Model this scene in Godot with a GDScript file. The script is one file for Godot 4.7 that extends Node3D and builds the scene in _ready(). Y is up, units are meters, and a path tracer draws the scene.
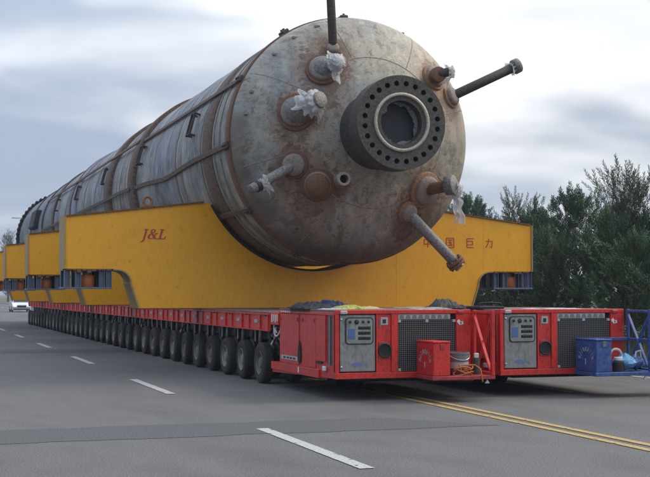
extends Node3D
# A reactor column on two coupled files of self-propelled trailers, overcast day. Units are metres; +z is the way the convoy drives, x = 0 is the left tyre line.

const AX := 2.8      # the convoy's centre line, and the column's axis
const AY := 5.2
const R := 2.75
var M := {}
var used := {}
var rng := RandomNumberGenerator.new()


class MB:
	var v := PackedVector3Array()
	var n := PackedVector3Array()
	var t := PackedVector2Array()
	func tri(a: Vector3, b: Vector3, c: Vector3, na: Vector3, nb: Vector3, nc: Vector3, ta := Vector2.ZERO, tb := Vector2.ZERO, tc := Vector2.ZERO) -> void:
		v.append(a); v.append(c); v.append(b)
		n.append(na); n.append(nc); n.append(nb)
		t.append(ta); t.append(tc); t.append(tb)
	func f3(a: Vector3, b: Vector3, c: Vector3) -> void:      # counter-clockwise from outside
		var m := (b - a).cross(c - a).normalized()
		tri(a, b, c, m, m, m)
	func q4(a: Vector3, b: Vector3, c: Vector3, d: Vector3) -> void:
		var m := (c - a).cross(d - b).normalized()
		tri(a, b, c, m, m, m, Vector2(0, 1), Vector2(1, 1), Vector2(1, 0))
		tri(a, c, d, m, m, m, Vector2(0, 1), Vector2(1, 0), Vector2(0, 0))
	func box(lo: Vector3, hi: Vector3, ch := 0.006, xf := Transform3D.IDENTITY) -> void:    # a box with chamfered edges
		var s := (hi - lo) * 0.5
		var o := (hi + lo) * 0.5
		ch = minf(ch, minf(s.x, minf(s.y, s.z)) * 0.45)
		for ax in 3:
			for sg in [-1.0, 1.0]:
				var i := (ax + 1) % 3
				var j := (ax + 2) % 3
				var pts := []
				for k in [[-1, -1], [1, -1], [1, 1], [-1, 1]]:
					var p := Vector3.ZERO
					p[ax] = s[ax] * sg
					p[i] = (s[i] - ch) * k[0]
					p[j] = (s[j] - ch) * k[1]
					pts.append(xf * (o + p))
				if sg > 0: q4(pts[0], pts[1], pts[2], pts[3])
				else: q4(pts[3], pts[2], pts[1], pts[0])
		for ax in 3:                                             # edges along ax
			var i := (ax + 1) % 3
			var j := (ax + 2) % 3
			for si in [-1.0, 1.0]:
				for sj in [-1.0, 1.0]:
					var a := Vector3.ZERO; var b := Vector3.ZERO
					a[i] = s[i] * si; a[j] = (s[j] - ch) * sj
					b[i] = (s[i] - ch) * si; b[j] = s[j] * sj
					var e := Vector3.ZERO
					e[ax] = s[ax] - ch
					_edge(xf, o, a, b, e)
		for sx in [-1.0, 1.0]:
			for sy in [-1.0, 1.0]:
				for sz in [-1.0, 1.0]:
					var sv := Vector3(sx, sy, sz)
					var c1 := o + Vector3(s.x, s.y - ch, s.z - ch) * sv
					var c2 := o + Vector3(s.x - ch, s.y, s.z - ch) * sv
					var c3 := o + Vector3(s.x - ch, s.y - ch, s.z) * sv
					if sx * sy * sz > 0: f3(xf * c1, xf * c2, xf * c3)
					else: f3(xf * c3, xf * c2, xf * c1)
	func _edge(xf: Transform3D, o: Vector3, a: Vector3, b: Vector3, e: Vector3) -> void:
		var m := (b - a).cross(e)
		if m.dot(a + b) > 0: q4(xf * (o + a - e), xf * (o + b - e), xf * (o + b + e), xf * (o + a + e))
		else: q4(xf * (o + b - e), xf * (o + a - e), xf * (o + a + e), xf * (o + b + e))
	func bar(a: Vector3, b: Vector3, w: float, h: float, up := Vector3.UP, ch := 0.004) -> void:    # a square bar from a to b
		var z := (b - a).normalized()
		if absf(z.dot(up)) > 0.99: up = Vector3.RIGHT
		var x := up.cross(z).normalized()
		var xf := Transform3D(Basis(x, z.cross(x), z), (a + b) * 0.5)
		var l := a.distance_to(b) * 0.5
		box(Vector3(-w / 2, -h / 2, -l), Vector3(w / 2, h / 2, l), ch, xf)
	func lathe(pr: Array, xf: Transform3D, seg := 24, crease := 0.7) -> void:   # pr: Vector2(radius, height along local y), outside on the right when going up
		var cnt := pr.size() - 1
		var fn := []
		for i in cnt:
			var d: Vector2 = pr[i + 1] - pr[i]
			fn.append(Vector2(d.y, -d.x).normalized())
		var len := 0.0
		for i in cnt:
			var na: Vector2 = fn[i]
			var nb: Vector2 = fn[i]
			if i > 0 and fn[i].dot(fn[i - 1]) > crease: na = (fn[i] + fn[i - 1]).normalized()
			if i < cnt - 1 and fn[i].dot(fn[i + 1]) > crease: nb = (fn[i] + fn[i + 1]).normalized()
			var l2: float = len + pr[i].distance_to(pr[i + 1])
			for k in seg:
				var a0 := TAU * k / seg
				var a1 := TAU * (k + 1) / seg
				var d0 := Vector3(sin(a0), 0, cos(a0))
				var d1 := Vector3(sin(a1), 0, cos(a1))
				var p: Vector2 = pr[i]
				var q: Vector2 = pr[i + 1]
				var u0 := Vector2(float(k) / seg, len); var u1 := Vector2(float(k + 1) / seg, len)
				var u2 := Vector2(float(k + 1) / seg, l2); var u3 := Vector2(float(k) / seg, l2)
				var A := xf * (d0 * p.x + Vector3(0, p.y, 0)); var B := xf * (d1 * p.x + Vector3(0, p.y, 0))
				var C := xf * (d1 * q.x + Vector3(0, q.y, 0)); var D := xf * (d0 * q.x + Vector3(0, q.y, 0))
				var bs := xf.basis
				var nA := (bs * (d0 * na.x + Vector3(0, na.y, 0))).normalized(); var nB := (bs * (d1 * na.x + Vector3(0, na.y, 0))).normalized()
				var nC := (bs * (d1 * nb.x + Vector3(0, nb.y, 0))).normalized(); var nD := (bs * (d0 * nb.x + Vector3(0, nb.y, 0))).normalized()
				if p.x > 0.0005: tri(A, B, C, nA, nB, nC, u0, u1, u2)
				if q.x > 0.0005: tri(A, C, D, nA, nC, nD, u0, u2, u3)
			len = l2
	func cyl(a: Vector3, b: Vector3, r0: float, r1 := -1.0, seg := 16, ch := 0.004) -> void:
		if r1 < 0: r1 = r0
		var l := a.distance_to(b)
		lathe([Vector2(0, 0), Vector2(r0 - ch, 0), Vector2(r0, ch), Vector2(r1, l - ch), Vector2(r1 - ch, l), Vector2(0, l)], MB.along(a, b - a), seg)
	static func along(p: Vector3, d: Vector3) -> Transform3D:
		var y := d.normalized()
		var x := (Vector3.UP if absf(y.y) < 0.95 else Vector3.RIGHT).cross(y).normalized()
		return Transform3D(Basis(x, y, x.cross(y)), p)
	func tube(path: Array, r: float, seg := 8, r_end := -1.0) -> void:
		if r_end < 0: r_end = r
		var rings := []
		var x := Vector3.ZERO
		for i in path.size():
			var d: Vector3 = (path[mini(i + 1, path.size() - 1)] - path[maxi(i - 1, 0)]).normalized()
			if i == 0: x = (Vector3.UP if absf(d.y) < 0.9 else Vector3.RIGHT).cross(d).normalized()
			x = (x - d * x.dot(d)).normalized()
			var y := d.cross(x)
			var rr := lerpf(r, r_end, float(i) / (path.size() - 1))
			var ring := []
			for k in seg + 1:
				var a := TAU * k / seg
				ring.append([path[i] + (x * cos(a) + y * sin(a)) * rr, x * cos(a) + y * sin(a)])
			rings.append(ring)
		for i in path.size() - 1:
			for k in seg:
				var A = rings[i][k]; var B = rings[i][k + 1]; var C = rings[i + 1][k + 1]; var D = rings[i + 1][k]
				tri(A[0], B[0], C[0], A[1], B[1], C[1]); tri(A[0], C[0], D[0], A[1], C[1], D[1])
		for k in seg:
			f3(path[0], rings[0][k + 1][0], rings[0][k][0])
			f3(path[-1], rings[-1][k][0], rings[-1][k + 1][0])
	func prism(poly: PackedVector2Array, z0: float, z1: float, xf := Transform3D.IDENTITY) -> void:   # counter-clockwise outline in x, y
		var ix := Geometry2D.triangulate_polygon(poly)
		for k in range(0, ix.size(), 3):
			var a := poly[ix[k]]; var b := poly[ix[k + 1]]; var c := poly[ix[k + 2]]
			if (b - a).cross(c - a) < 0:
				var sw := b; b = c; c = sw
			f3(xf * Vector3(a.x, a.y, z1), xf * Vector3(b.x, b.y, z1), xf * Vector3(c.x, c.y, z1))
			f3(xf * Vector3(c.x, c.y, z0), xf * Vector3(b.x, b.y, z0), xf * Vector3(a.x, a.y, z0))
		for k in poly.size():
			var a := poly[k]
			var b := poly[(k + 1) % poly.size()]
			q4(xf * Vector3(a.x, a.y, z0), xf * Vector3(b.x, b.y, z0), xf * Vector3(b.x, b.y, z1), xf * Vector3(a.x, a.y, z1))
	func strip(pl: Array, th: float, z0: float, z1: float) -> void:   # a plate of thickness th bent along a polyline, to the right of its way
		var off := []
		for i in pl.size():
			var d0: Vector2 = (pl[i] - pl[maxi(i - 1, 0)]).normalized()
			var d1: Vector2 = (pl[mini(i + 1, pl.size() - 1)] - pl[i]).normalized()
			if i == 0: d0 = d1
			if i == pl.size() - 1: d1 = d0
			var m := (Vector2(d0.y, -d0.x) + Vector2(d1.y, -d1.x)).normalized()
			off.append(pl[i] + m * th / maxf(0.4, m.dot(Vector2(d0.y, -d0.x))))
		for i in pl.size() - 1:
			var quad := PackedVector2Array([pl[i], off[i], off[i + 1], pl[i + 1]])
			var a: Vector2 = quad[0]; var b: Vector2 = quad[1]; var c: Vector2 = quad[2]; var d: Vector2 = quad[3]
			q4(V(a, z1), V(b, z1), V(c, z1), V(d, z1))
			q4(V(d, z0), V(c, z0), V(b, z0), V(a, z0))
			q4(V(b, z0), V(c, z0), V(c, z1), V(b, z1))
			q4(V(d, z0), V(a, z0), V(a, z1), V(d, z1))
			if i == 0: q4(V(a, z0), V(b, z0), V(b, z1), V(a, z1))
			if i == pl.size() - 2: q4(V(c, z0), V(d, z0), V(d, z1), V(c, z1))
	static func V(p: Vector2, z: float) -> Vector3:
		return Vector3(p.x, p.y, z)
	func mesh(o: Vector3) -> ArrayMesh:
		var vv := v
		if o != Vector3.ZERO:
			vv = v.duplicate()
			for i in vv.size(): vv[i] -= o
		var a := []
		a.resize(Mesh.ARRAY_MAX)
		a[Mesh.ARRAY_VERTEX] = vv
		a[Mesh.ARRAY_NORMAL] = n
		a[Mesh.ARRAY_TEX_UV] = t
		var m := ArrayMesh.new()
		m.add_surface_from_arrays(Mesh.PRIMITIVE_TRIANGLES, a)
		return m


# ---- naming -----------------------------------------------------------------------------------------------
func numbered(called: String) -> String:
	used[called] = used.get(called, -1) + 1
	return called if used[called] == 0 else "%s_%03d" % [called, used[called]]

func tag(o: Node, label: String, category: String, group := "") -> Node:
	o.set_meta("label", label)
	o.set_meta("category", category)
	if group: o.set_meta("group", group)
	return o

func thing(called: String, label: String, category: String, at: Vector3, group := "") -> Node3D:
	var o := Node3D.new()
	o.name = numbered(called)
	add_child(o)
	o.position = at
	tag(o, label, category, group)
	return o

func origin(p: Node) -> Vector3:
	var o := Vector3.ZERO
	while p is Node3D and p != self:
		o += p.position
		p = p.get_parent()
	return o

func obj(called: String, mb: MB, m: Material, parent: Node = self) -> MeshInstance3D:   # world coordinates in, local mesh out
	var o := MeshInstance3D.new()
	o.name = numbered(called) if parent == self else called
	o.mesh = mb.mesh(origin(parent))
	o.material_override = m
	parent.add_child(o, true)
	return o

func single(called: String, mb: MB, m: Material, at: Vector3, label: String, category: String, group := "") -> MeshInstance3D:
	var o := MeshInstance3D.new()
	o.name = numbered(called)
	o.mesh = mb.mesh(at)
	o.material_override = m
	add_child(o)
	o.position = at
	tag(o, label, category, group)
	return o

func struct(called: String, mb: MB, m: Material, parent: Node = self) -> MeshInstance3D:
	var o := obj(called, mb, m, parent)
	if parent == self: o.set_meta("kind", "structure")
	return o

func dup(root: Node3D, at: Vector3, label: String) -> Node3D:
	var r: Node3D = root.duplicate()
	var base: String = root.name
	var cut := base.rfind("_")
	if cut > 0 and base.substr(cut + 1).is_valid_int(): base = base.substr(0, cut)
	r.name = numbered(base)
	add_child(r)
	r.position = at
	r.set_meta("label", label)
	return r


# ---- materials --------------------------------------------------------------------------------------------
func lin(r: float, g: float, b: float) -> Color:
	return Color(r, g, b).linear_to_srgb()

func mat(c: Color, rough := 0.6, metal := 0.0) -> StandardMaterial3D:
	var m := StandardMaterial3D.new()
	m.albedo_color = c
	m.roughness = rough
	m.metallic = metal
	return m

func noise_tex(stops: Array, freq: float, sd: int, size := 512, oct := 5, bump := 0.0) -> NoiseTexture2D:
	var t := NoiseTexture2D.new()
	var n := FastNoiseLite.new()
	n.seed = sd
	n.frequency = freq
	n.noise_type = FastNoiseLite.TYPE_SIMPLEX_SMOOTH
	n.fractal_octaves = oct
	t.width = size
	t.height = size
	t.seamless = true
	if bump > 0:
		t.as_normal_map = true
		t.bump_strength = bump
	elif stops:
		var g := Gradient.new()
		g.offsets = PackedFloat32Array()
		g.colors = PackedColorArray()
		var off := PackedFloat32Array(); var col := PackedColorArray()
		for s in stops:
			off.append(s[0]); col.append(s[1])
		g.offsets = off
		g.colors = col
		t.color_ramp = g
	t.noise = n
	return t

func worn(stops: Array, freq: float, sd: int, scale: float, rough := 0.6, metal := 0.0, bump := 0.0) -> StandardMaterial3D:   # mottled paint or metal, laid on from three sides
	var m := mat(Color.WHITE, rough, metal)
	m.albedo_texture = noise_tex(stops, freq, sd)
	m.uv1_triplanar = true
	m.uv1_scale = Vector3.ONE * scale
	if bump > 0:
		m.normal_enabled = true
		m.normal_texture = noise_tex([], freq * 2.5, sd + 1, 512, 5, bump)
		m.normal_scale = 0.5
	return m

func dirt(m: StandardMaterial3D, sd: int, dark: float, scale: float, freq := .02) -> void:     # a second, coarser layer of grime
	m.detail_enabled = true
	m.detail_blend_mode = BaseMaterial3D.BLEND_MODE_MUL
	m.detail_uv_layer = BaseMaterial3D.DETAIL_UV_2
	m.uv2_triplanar = true
	m.uv2_scale = Vector3(scale, scale * .45, scale)
	var g := Color(dark, dark * .96, dark * .92)
	m.detail_albedo = noise_tex([[0.0, g], [.30, g.lerp(Color.WHITE, .45)], [.42, Color.WHITE], [.72, Color.WHITE], [.8, g.lerp(Color.WHITE, .6)], [1.0, g]], freq, sd)

func materials() -> void:
	M.red = worn([[0.0, lin(.36, .018, .014)], [.32, lin(.53, .022, .017)], [.6, lin(.60, .026, .020)], [.85, lin(.50, .032, .024)], [1.0, lin(.36, .07, .055)]], .012, 3, .45, .38)
	dirt(M.red, 203, .74, .9, .035)
	M.red_dull = worn([[0.0, lin(.17, .02, .02)], [.4, lin(.30, .022, .026)], [.7, lin(.34, .03, .034)], [1.0, lin(.22, .08, .07)]], .02, 5, .6, .55)
	M.roof_dust = worn([[0.0, lin(.10, .055, .05)], [.5, lin(.15, .085, .078)], [1.0, lin(.17, .14, .13)]], .02, 6, .6, .8)
	M.blue = worn([[0.0, lin(.016, .045, .14)], [.5, lin(.026, .072, .235)], [1.0, lin(.07, .12, .26)]], .02, 7, .8, .45)
	M.jack_blue = worn([[0.0, lin(.06, .085, .13)], [.5, lin(.10, .13, .20)], [1.0, lin(.16, .16, .18)]], .03, 8, 1.0, .55)
	M.yellow = worn([[0.0, lin(.76, .345, .010)], [.3, lin(.85, .395, .010)], [.6, lin(.88, .41, .010)], [.85, lin(.85, .40, .012)], [1.0, lin(.78, .36, .02)]], .006, 11, .16, .38)
	dirt(M.yellow, 211, .5, .35, .03)
	M.yellow.detail_albedo = noise_tex([[0.0, Color(.35, .28, .22)], [.05, Color(.55, .48, .4)], [.085, Color(.96, .95, .94)], [.5, Color.WHITE], [.8, Color(.97, .965, .96)], [1.0, Color(.9, .88, .86)]], .03, 211)
	M.yellow_rust = worn([[0.0, lin(.05, .028, .016)], [.4, lin(.13, .065, .025)], [.55, lin(.26, .12, .025)], [.75, lin(.12, .06, .03)], [1.0, lin(.05, .03, .02)]], .03, 13, .9, .8)
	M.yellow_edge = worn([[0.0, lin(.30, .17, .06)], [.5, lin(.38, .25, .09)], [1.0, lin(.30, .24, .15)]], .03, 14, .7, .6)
	M.orange = worn([[0.0, lin(.30, .07, .01)], [.5, lin(.46, .13, .02)], [1.0, lin(.35, .12, .04)]], .03, 15, 1.0, .5)
	M.letter_red = worn([[0.0, lin(.42, .03, .02)], [.5, lin(.46, .045, .025)], [1.0, lin(.48, .13, .03)]], .05, 16, 1.5, .5)
	M.steel = worn([[0.0, lin(.205, .21, .205)], [.5, lin(.25, .255, .25)], [1.0, lin(.30, .30, .29)]], .008, 17, 1.0, .42, .4)
	dirt(M.steel, 217, .86, .8)
	M.dark_steel = worn([[0.0, lin(.022, .022, .024)], [.5, lin(.045, .044, .044)], [1.0, lin(.09, .075, .06)]], .03, 19, 1.2, .6, .3)
	M.black = mat(lin(.012, .012, .013), .7)
	M.void = mat(lin(.006, .006, .010), .9)
	M.wire = mat(lin(.16, .16, .155), .55, .2)
	M.grey_label = mat(lin(.36, .36, .37), .5)
	M.white_paint = mat(lin(.62, .62, .62), .5)
	M.chrome = mat(lin(.5, .5, .52), .25, 1.0)
	M.screen = mat(lin(.07, .14, .30), .15)
	M.rubber = worn([[0.0, lin(.008, .008, .009)], [.5, lin(.014, .014, .014)], [1.0, lin(.034, .032, .030)]], .03, 23, 2.0, .85)
	M.rubber_dusty = worn([[0.0, lin(.014, .013, .012)], [.5, lin(.026, .024, .022)], [1.0, lin(.06, .054, .046)]], .03, 25, 2.0, .9)
	M.rim_dark = worn([[0.0, lin(.06, .055, .05)], [.5, lin(.13, .12, .11)], [1.0, lin(.20, .18, .16)]], .04, 26, 3.0, .75)
	M.rim = worn([[0.0, lin(.10, .095, .088)], [.5, lin(.20, .19, .175)], [1.0, lin(.30, .28, .25)]], .04, 24, 3.0, .7)
	M.rust = worn([[0.0, lin(.055, .028, .018)], [.35, lin(.13, .062, .036)], [.6, lin(.20, .10, .06)], [.8, lin(.13, .075, .052)], [1.0, lin(.26, .20, .16)]], .025, 27, 1.1, .85, .1, 4.0)
	M.rust_bright = worn([[0.0, lin(.10, .045, .025)], [.4, lin(.24, .115, .06)], [.65, lin(.32, .19, .12)], [1.0, lin(.20, .13, .09)]], .03, 28, 1.4, .85, .05, 4.0)
	M.boss = worn([[0.0, lin(.10, .075, .06)], [.4, lin(.20, .175, .155)], [.6, lin(.26, .24, .22)], [.8, lin(.18, .115, .08)], [1.0, lin(.32, .30, .27)]], .02, 30, 1.0, .75, .15, 3.0)
	M.hoop = worn([[0.0, lin(.045, .028, .021)], [.35, lin(.095, .058, .042)], [.6, lin(.14, .092, .07)], [1.0, lin(.20, .17, .15)]], .02, 29, .9, .8, .15, 3.0)
	M.pipe_grey = worn([[0.0, lin(.06, .055, .05)], [.4, lin(.15, .145, .14)], [.7, lin(.25, .25, .245)], [1.0, lin(.22, .15, .11)]], .025, 31, 1.2, .65, .25)
	M.pipe_dark = worn([[0.0, lin(.028, .022, .02)], [.5, lin(.065, .055, .052)], [1.0, lin(.14, .10, .08)]], .025, 33, 1.3, .65, .3)
	M.flange = worn([[0.0, lin(.028, .025, .023)], [.4, lin(.060, .054, .050)], [.7, lin(.078, .070, .065)], [1.0, lin(.13, .10, .08)]], .02, 35, 1.1, .62, .3)
	M.gasket = worn([[0.0, lin(.20, .17, .13)], [.5, lin(.36, .33, .28)], [1.0, lin(.46, .45, .41)]], .03, 36, 1.5, .5, .45)
	M.purple = worn([[0.0, lin(.17, .16, .23)], [.5, lin(.24, .235, .32)], [1.0, lin(.31, .31, .36)]], .02, 37, 1.0, .7)
	M.film = mat(lin(.54, .545, .55), .42)
	M.film.albedo_color.a = .78
	M.film.transparency = BaseMaterial3D.TRANSPARENCY_ALPHA
	M.film.backlight_enabled = true
	M.film.backlight = lin(.4, .4, .42)
	M.kerb = worn([[0.0, lin(.18, .175, .165)], [1.0, lin(.32, .31, .29)]], .04, 41, 1.0, .9)
	M.earth = worn([[0.0, lin(.035, .045, .018)], [.45, lin(.055, .07, .028)], [.7, lin(.085, .085, .045)], [1.0, lin(.13, .115, .08)]], .02, 43, .35, .95)
	M.bark = worn([[0.0, lin(.035, .026, .02)], [1.0, lin(.12, .095, .075)]], .05, 45, 2.0, .95, 0.0, 5.0)
	M.line_white = worn([[0.0, lin(.22, .22, .22)], [.25, lin(.30, .30, .295)], [.5, lin(.38, .38, .37)], [1.0, lin(.48, .48, .47)]], .05, 47, .9, .7)
	M.line_yellow = worn([[0.0, lin(.18, .13, .06)], [.3, lin(.31, .21, .065)], [.6, lin(.41, .275, .08)], [1.0, lin(.46, .32, .12)]], .05, 48, .9, .7)
	var grain := [[0.0, lin(.040, .040, .040)], [.3, lin(.080, .079, .078)], [.5, lin(.109, .108, .106)], [.7, lin(.138, .136, .133)], [1.0, lin(.26, .255, .245)]]
	M.asphalt = worn(grain, .19, 51, .40, .88)
	M.asphalt.normal_enabled = true
	M.asphalt.normal_texture = noise_tex([], .16, 52, 512, 4, 5.0)
	M.asphalt.normal_scale = .35
	M.asphalt.vertex_color_use_as_albedo = true
	M.patch = worn([[0.0, lin(.034, .036, .042)], [.35, lin(.062, .064, .070)], [.6, lin(.078, .08, .086)], [1.0, lin(.15, .15, .155)]], .10, 53, .5, .88)
	M.patch.normal_enabled = true
	M.patch.normal_texture = M.asphalt.normal_texture
	M.patch.normal_scale = .4


# ---- computed textures of the column ----------------------------------------------------------------------
func fnl(sd: int, f: float, oct := 4) -> FastNoiseLite:
	var n := FastNoiseLite.new()
	n.seed = sd
	n.frequency = f
	n.fractal_octaves = oct
	n.noise_type = FastNoiseLite.TYPE_SIMPLEX_SMOOTH
	return n

func shell_material(sd: int, base: Vector3, brown: float, streak: float) -> StandardMaterial3D:   # plates: x runs once round the column, y along its axis
	var w := 768; var h := 256
	var im := Image.create(w, h, false, Image.FORMAT_RGB8)
	var a := fnl(sd, 1.0, 5); var b := fnl(sd + 1, 1.0, 4); var c := fnl(sd + 2, 1.0, 4)
	for x in w:
		var an := TAU * x / w
		var cx := cos(an) * 2.75; var sx := sin(an) * 2.75
		for y in h:
			var z := 3.0 * y / h
			var blot := a.get_noise_3d(cx * .55, sx * .55, z * .55)
			var run := b.get_noise_3d(cx * .18, sx * .18, z * 2.6)             # runs of rain round the shell
			var fine := c.get_noise_3d(cx * 2.6, sx * 2.6, z * 4.5)
			var k := 1.0 + blot * .95 + run * streak * .45 + fine * .45
			var col := base * maxf(.25, k)
			var r := clampf((run * 1.3 + blot * .9 + fine * .35 - .22 + brown) * 2.2, 0.0, 1.0)
			col = col.lerp(Vector3(.14, .088, .062) * (1.0 + fine * .5), r * .8)
			var pale := clampf((fine * .7 + a.get_noise_3d(cx * .9 + 9.0, sx * .9, z * 3.0) - .38) * 3.0, 0.0, 1.0)
			col = col.lerp(Vector3(.44, .43, .41), pale * .6)
			im.set_pixel(x, y, lin(col.x, col.y, col.z))
	var m := mat(Color.WHITE, .62, .2)
	m.albedo_texture = ImageTexture.create_from_image(im)
	m.uv1_scale = Vector3(1, 1.0 / 3.0, 1)
	return m

# nozzles of the head: x, y (rim of the rust round each), radius of the stain
const STAINS := [[1.98, 6.96, .34], [1.70, 6.50, .50], [1.12, 5.57, .40], [1.10, 4.47, .42], [1.59, 4.06, .48], [4.05, 4.01, .52], [4.32, 6.50, .40], [4.80, 6.12, .36], [3.68, 3.53, .36], [2.03, 4.15, .2]]

func head_material() -> StandardMaterial3D:
	var s := 900
	var im := Image.create(s, s, false, Image.FORMAT_RGB8)
	var a := fnl(71, .55, 5); var b := fnl(72, 1.5, 5); var c := fnl(73, 6.0, 3); var d := fnl(74, 1.0, 4)
	for j in s:
		for i in s:
			var x := (float(i) / (s - 1) - .5) * 5.8
			var y := (.5 - float(j) / (s - 1)) * 5.8
			var r := sqrt(x * x + y * y)
			if r > 2.9: continue
			var n1 := a.get_noise_2d(x, y); var n2 := b.get_noise_2d(x, y); var n3 := c.get_noise_2d(x, y)
			var run := d.get_noise_2d(x * 3.0, y * .55)                             # drips
			var warp := c.get_noise_2d(x * .35 + 40.0, y * .35) * .5
			n2 = b.get_noise_2d(x + warp, y - warp)
			n3 = n3 * .6 + c.get_noise_2d(x * 2.7 + warp, y * 2.7) * .6
			var col := Vector3(.305, .278, .232) * (1.0 + n1 * .42 + n2 * .50 + n3 * .40)
			var cool := clampf((a.get_noise_2d(x + 20.0, y) + .06) * 1.8 - x * .16, 0.0, 1.0)
			col = col.lerp(Vector3(.225, .238, .245) * (1.0 + n2 * .5 + n3 * .25), cool * .75)
			var dark := clampf((n2 * 1.1 + n3 * .9 + run * .6 - .16) * 1.9, 0.0, 1.0)
			col = col.lerp(Vector3(.085, .080, .070), dark * .75)
			var light := clampf((b.get_noise_2d(x + 9.0, y - 4.0) + n3 * .55 - .22) * 2.0, 0.0, 1.0)
			col = col.lerp(Vector3(.44, .41, .355), light * .6)
			var warm := clampf((x - .9) * .34 + n1 * .6 + n2 * .3, 0.0, 1.0)         # the far side is browner
			col = col.lerp(Vector3(.36, .275, .19) * (1.0 + n3 * .35 + n2 * .3), warm * .5)
			var low := clampf((r - 2.2 + n1 * .7 + n2 * .4 + n3 * .12) * 2.2 - y * .42 - .75, 0.0, 1.0)      # rusted lower rim
			col = col.lerp(Vector3(.105, .078, .062) * (1.0 + n3 * .5 + n2 * .4), low * .75)
			for st in STAINS:
				var dx: float = x - (st[0] - AX)
				var dy: float = y - (st[1] - AY)
				if dy < 0: dy *= .62                                            # rain draws the rust down
				var q: float = sqrt(dx * dx + dy * dy) / st[2] + n2 * .42 + n3 * .2
				if q < 1.5:
					var k := clampf((1.5 - q) * 1.5, 0.0, 1.0)
					var tone := Vector3(.22, .125, .075) if q > .95 else Vector3(.13, .07, .045)
					col = col.lerp(tone * (1.0 + n3 * .8), k * (.72 if q < 1.1 else .5))
			im.set_pixel(i, j, lin(clampf(col.x, .01, .6), clampf(col.y, .01, .6), clampf(col.z, .01, .6)))
	var m := mat(Color.WHITE, .62, .2)
	m.albedo_texture = ImageTexture.create_from_image(im)
	return m


# ---- sky ----------------------------------------------------------------------------------------------------
func sky_image() -> Image:
	var w := 2048; var h := 1024
	var im := Image.create(w, h, false, Image.FORMAT_RGBF)
	var a := fnl(SKY_SEED, 1.0, 5); var b := fnl(SKY_SEED + 7, 1.0, 5)
	for y in h:
		var el := (.5 - (y + .5) / h) * PI
		var se := sin(el); var ce := cos(el)
		for x in w:
			if el < -.12:
				im.set_pixel(x, y, Color(.13, .135, .135))
				continue
			var az := (x + .5) / w * TAU                  # the panorama begins at -z and turns towards +x
			var dx := sin(az) * ce; var dz := -cos(az) * ce
			var up := maxf(se, 0.0)
			var lift := 1.0 / (up + .16)
			var px := dx * lift; var pz := dz * lift
			var n0 := b.get_noise_3d(px * .5, pz * .5, 9.0) * .5
			var n1 := a.get_noise_3d(px * .30 + n0, pz * .30, 0.0)
			var n2 := b.get_noise_3d(px * 1.1 + n0, pz * 1.5 + n0, 3.0)
			var cover := clampf(.32 + n1 * .9 + n2 * .66 + dx * 1.15, 0.0, 1.0)
			cover = cover * cover * (3.0 - 2.0 * cover)
			var clear := Vector3(.335, .41, .535).lerp(Vector3(.37, .43, .53), clampf(up * 1.6, 0, 1))
			var cloud := Vector3(.72, .742, .775) * (1.0 + n2 * .38 - clampf(n1 - .2, 0, 1) * .3)
			var c := clear.lerp(cloud, cover)
			c = c.lerp(Vector3(.45, .525, .64), clampf(1.0 - up * 8.0, 0.0, 1.0) * .6)      # haze low down
			c *= .76 * (1.0 + 2.0 * up)                                                          # an overcast sky is brightest overhead
			if el < 0: c = c.lerp(Vector3(.13, .135, .135), clampf(-el / .12, 0, 1))
			im.set_pixel(x, y, Color(c.x, c.y, c.z))
	return im

const SKY_SEED := 13


func _ready() -> void:
	rng.seed = 20
	var cam := Camera3D.new()
	cam.name = "camera"
	add_child(cam)
	cam.position = Vector3(-6.558, 1.767, 23.6)
	cam.look_at(cam.position + Vector3(.31962, .04448, -.9465))
	cam.fov = 21.84
	cam.near = .1
	cam.far = 2500
	cam.current = true
	var env := Environment.new()
	env.background_mode = Environment.BG_SKY
	var pano := PanoramaSkyMaterial.new()
	pano.panorama = ImageTexture.create_from_image(sky_image())
	env.sky = Sky.new()
	env.sky.sky_material = pano
	env.background_energy_multiplier = 1.0
	env.tonemap_mode = Environment.TONE_MAPPER_LINEAR
	env.tonemap_exposure = 1.3
	env.sdfgi_enabled = true
	env.ssao_enabled = true
	env.ssil_enabled = true
	env.fog_enabled = true
	env.fog_density = .0005
	env.fog_light_color = Color(.80, .84, .90)
	var we := WorldEnvironment.new()
	we.environment = env
	add_child(we)
	var sun := DirectionalLight3D.new()
	sun.name = "sun"
	sun.light_energy = .5
	sun.light_color = Color(1, .94, .84)
	sun.light_angular_distance = 20
	sun.shadow_enabled = true
	add_child(sun)
	sun.look_at_from_position(Vector3(10, 8.5, 1.0), Vector3.ZERO)

	materials()
	ground()
	for z in [[-5.0, 0], [-14.0, 1], [-23.0, 2], [-32.0, 3], [-41.0, 4]]: girder(z[0], z[1])
	column()
	trailers()
	for s in 2: power_pack(s)
	for s in 2: tow_bracket(s)
	loads()
	car()
	lamp_post()
	trees()


# ---- ground ---------------------------------------------------------------------------------------------------
func sheet(x0: float, x1: float, z0: float, z1: float, y: float) -> MB:
	var b := MB.new()
	b.q4(Vector3(x0, y, z1), Vector3(x1, y, z1), Vector3(x1, y, z0), Vector3(x0, y, z0))
	return b

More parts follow.
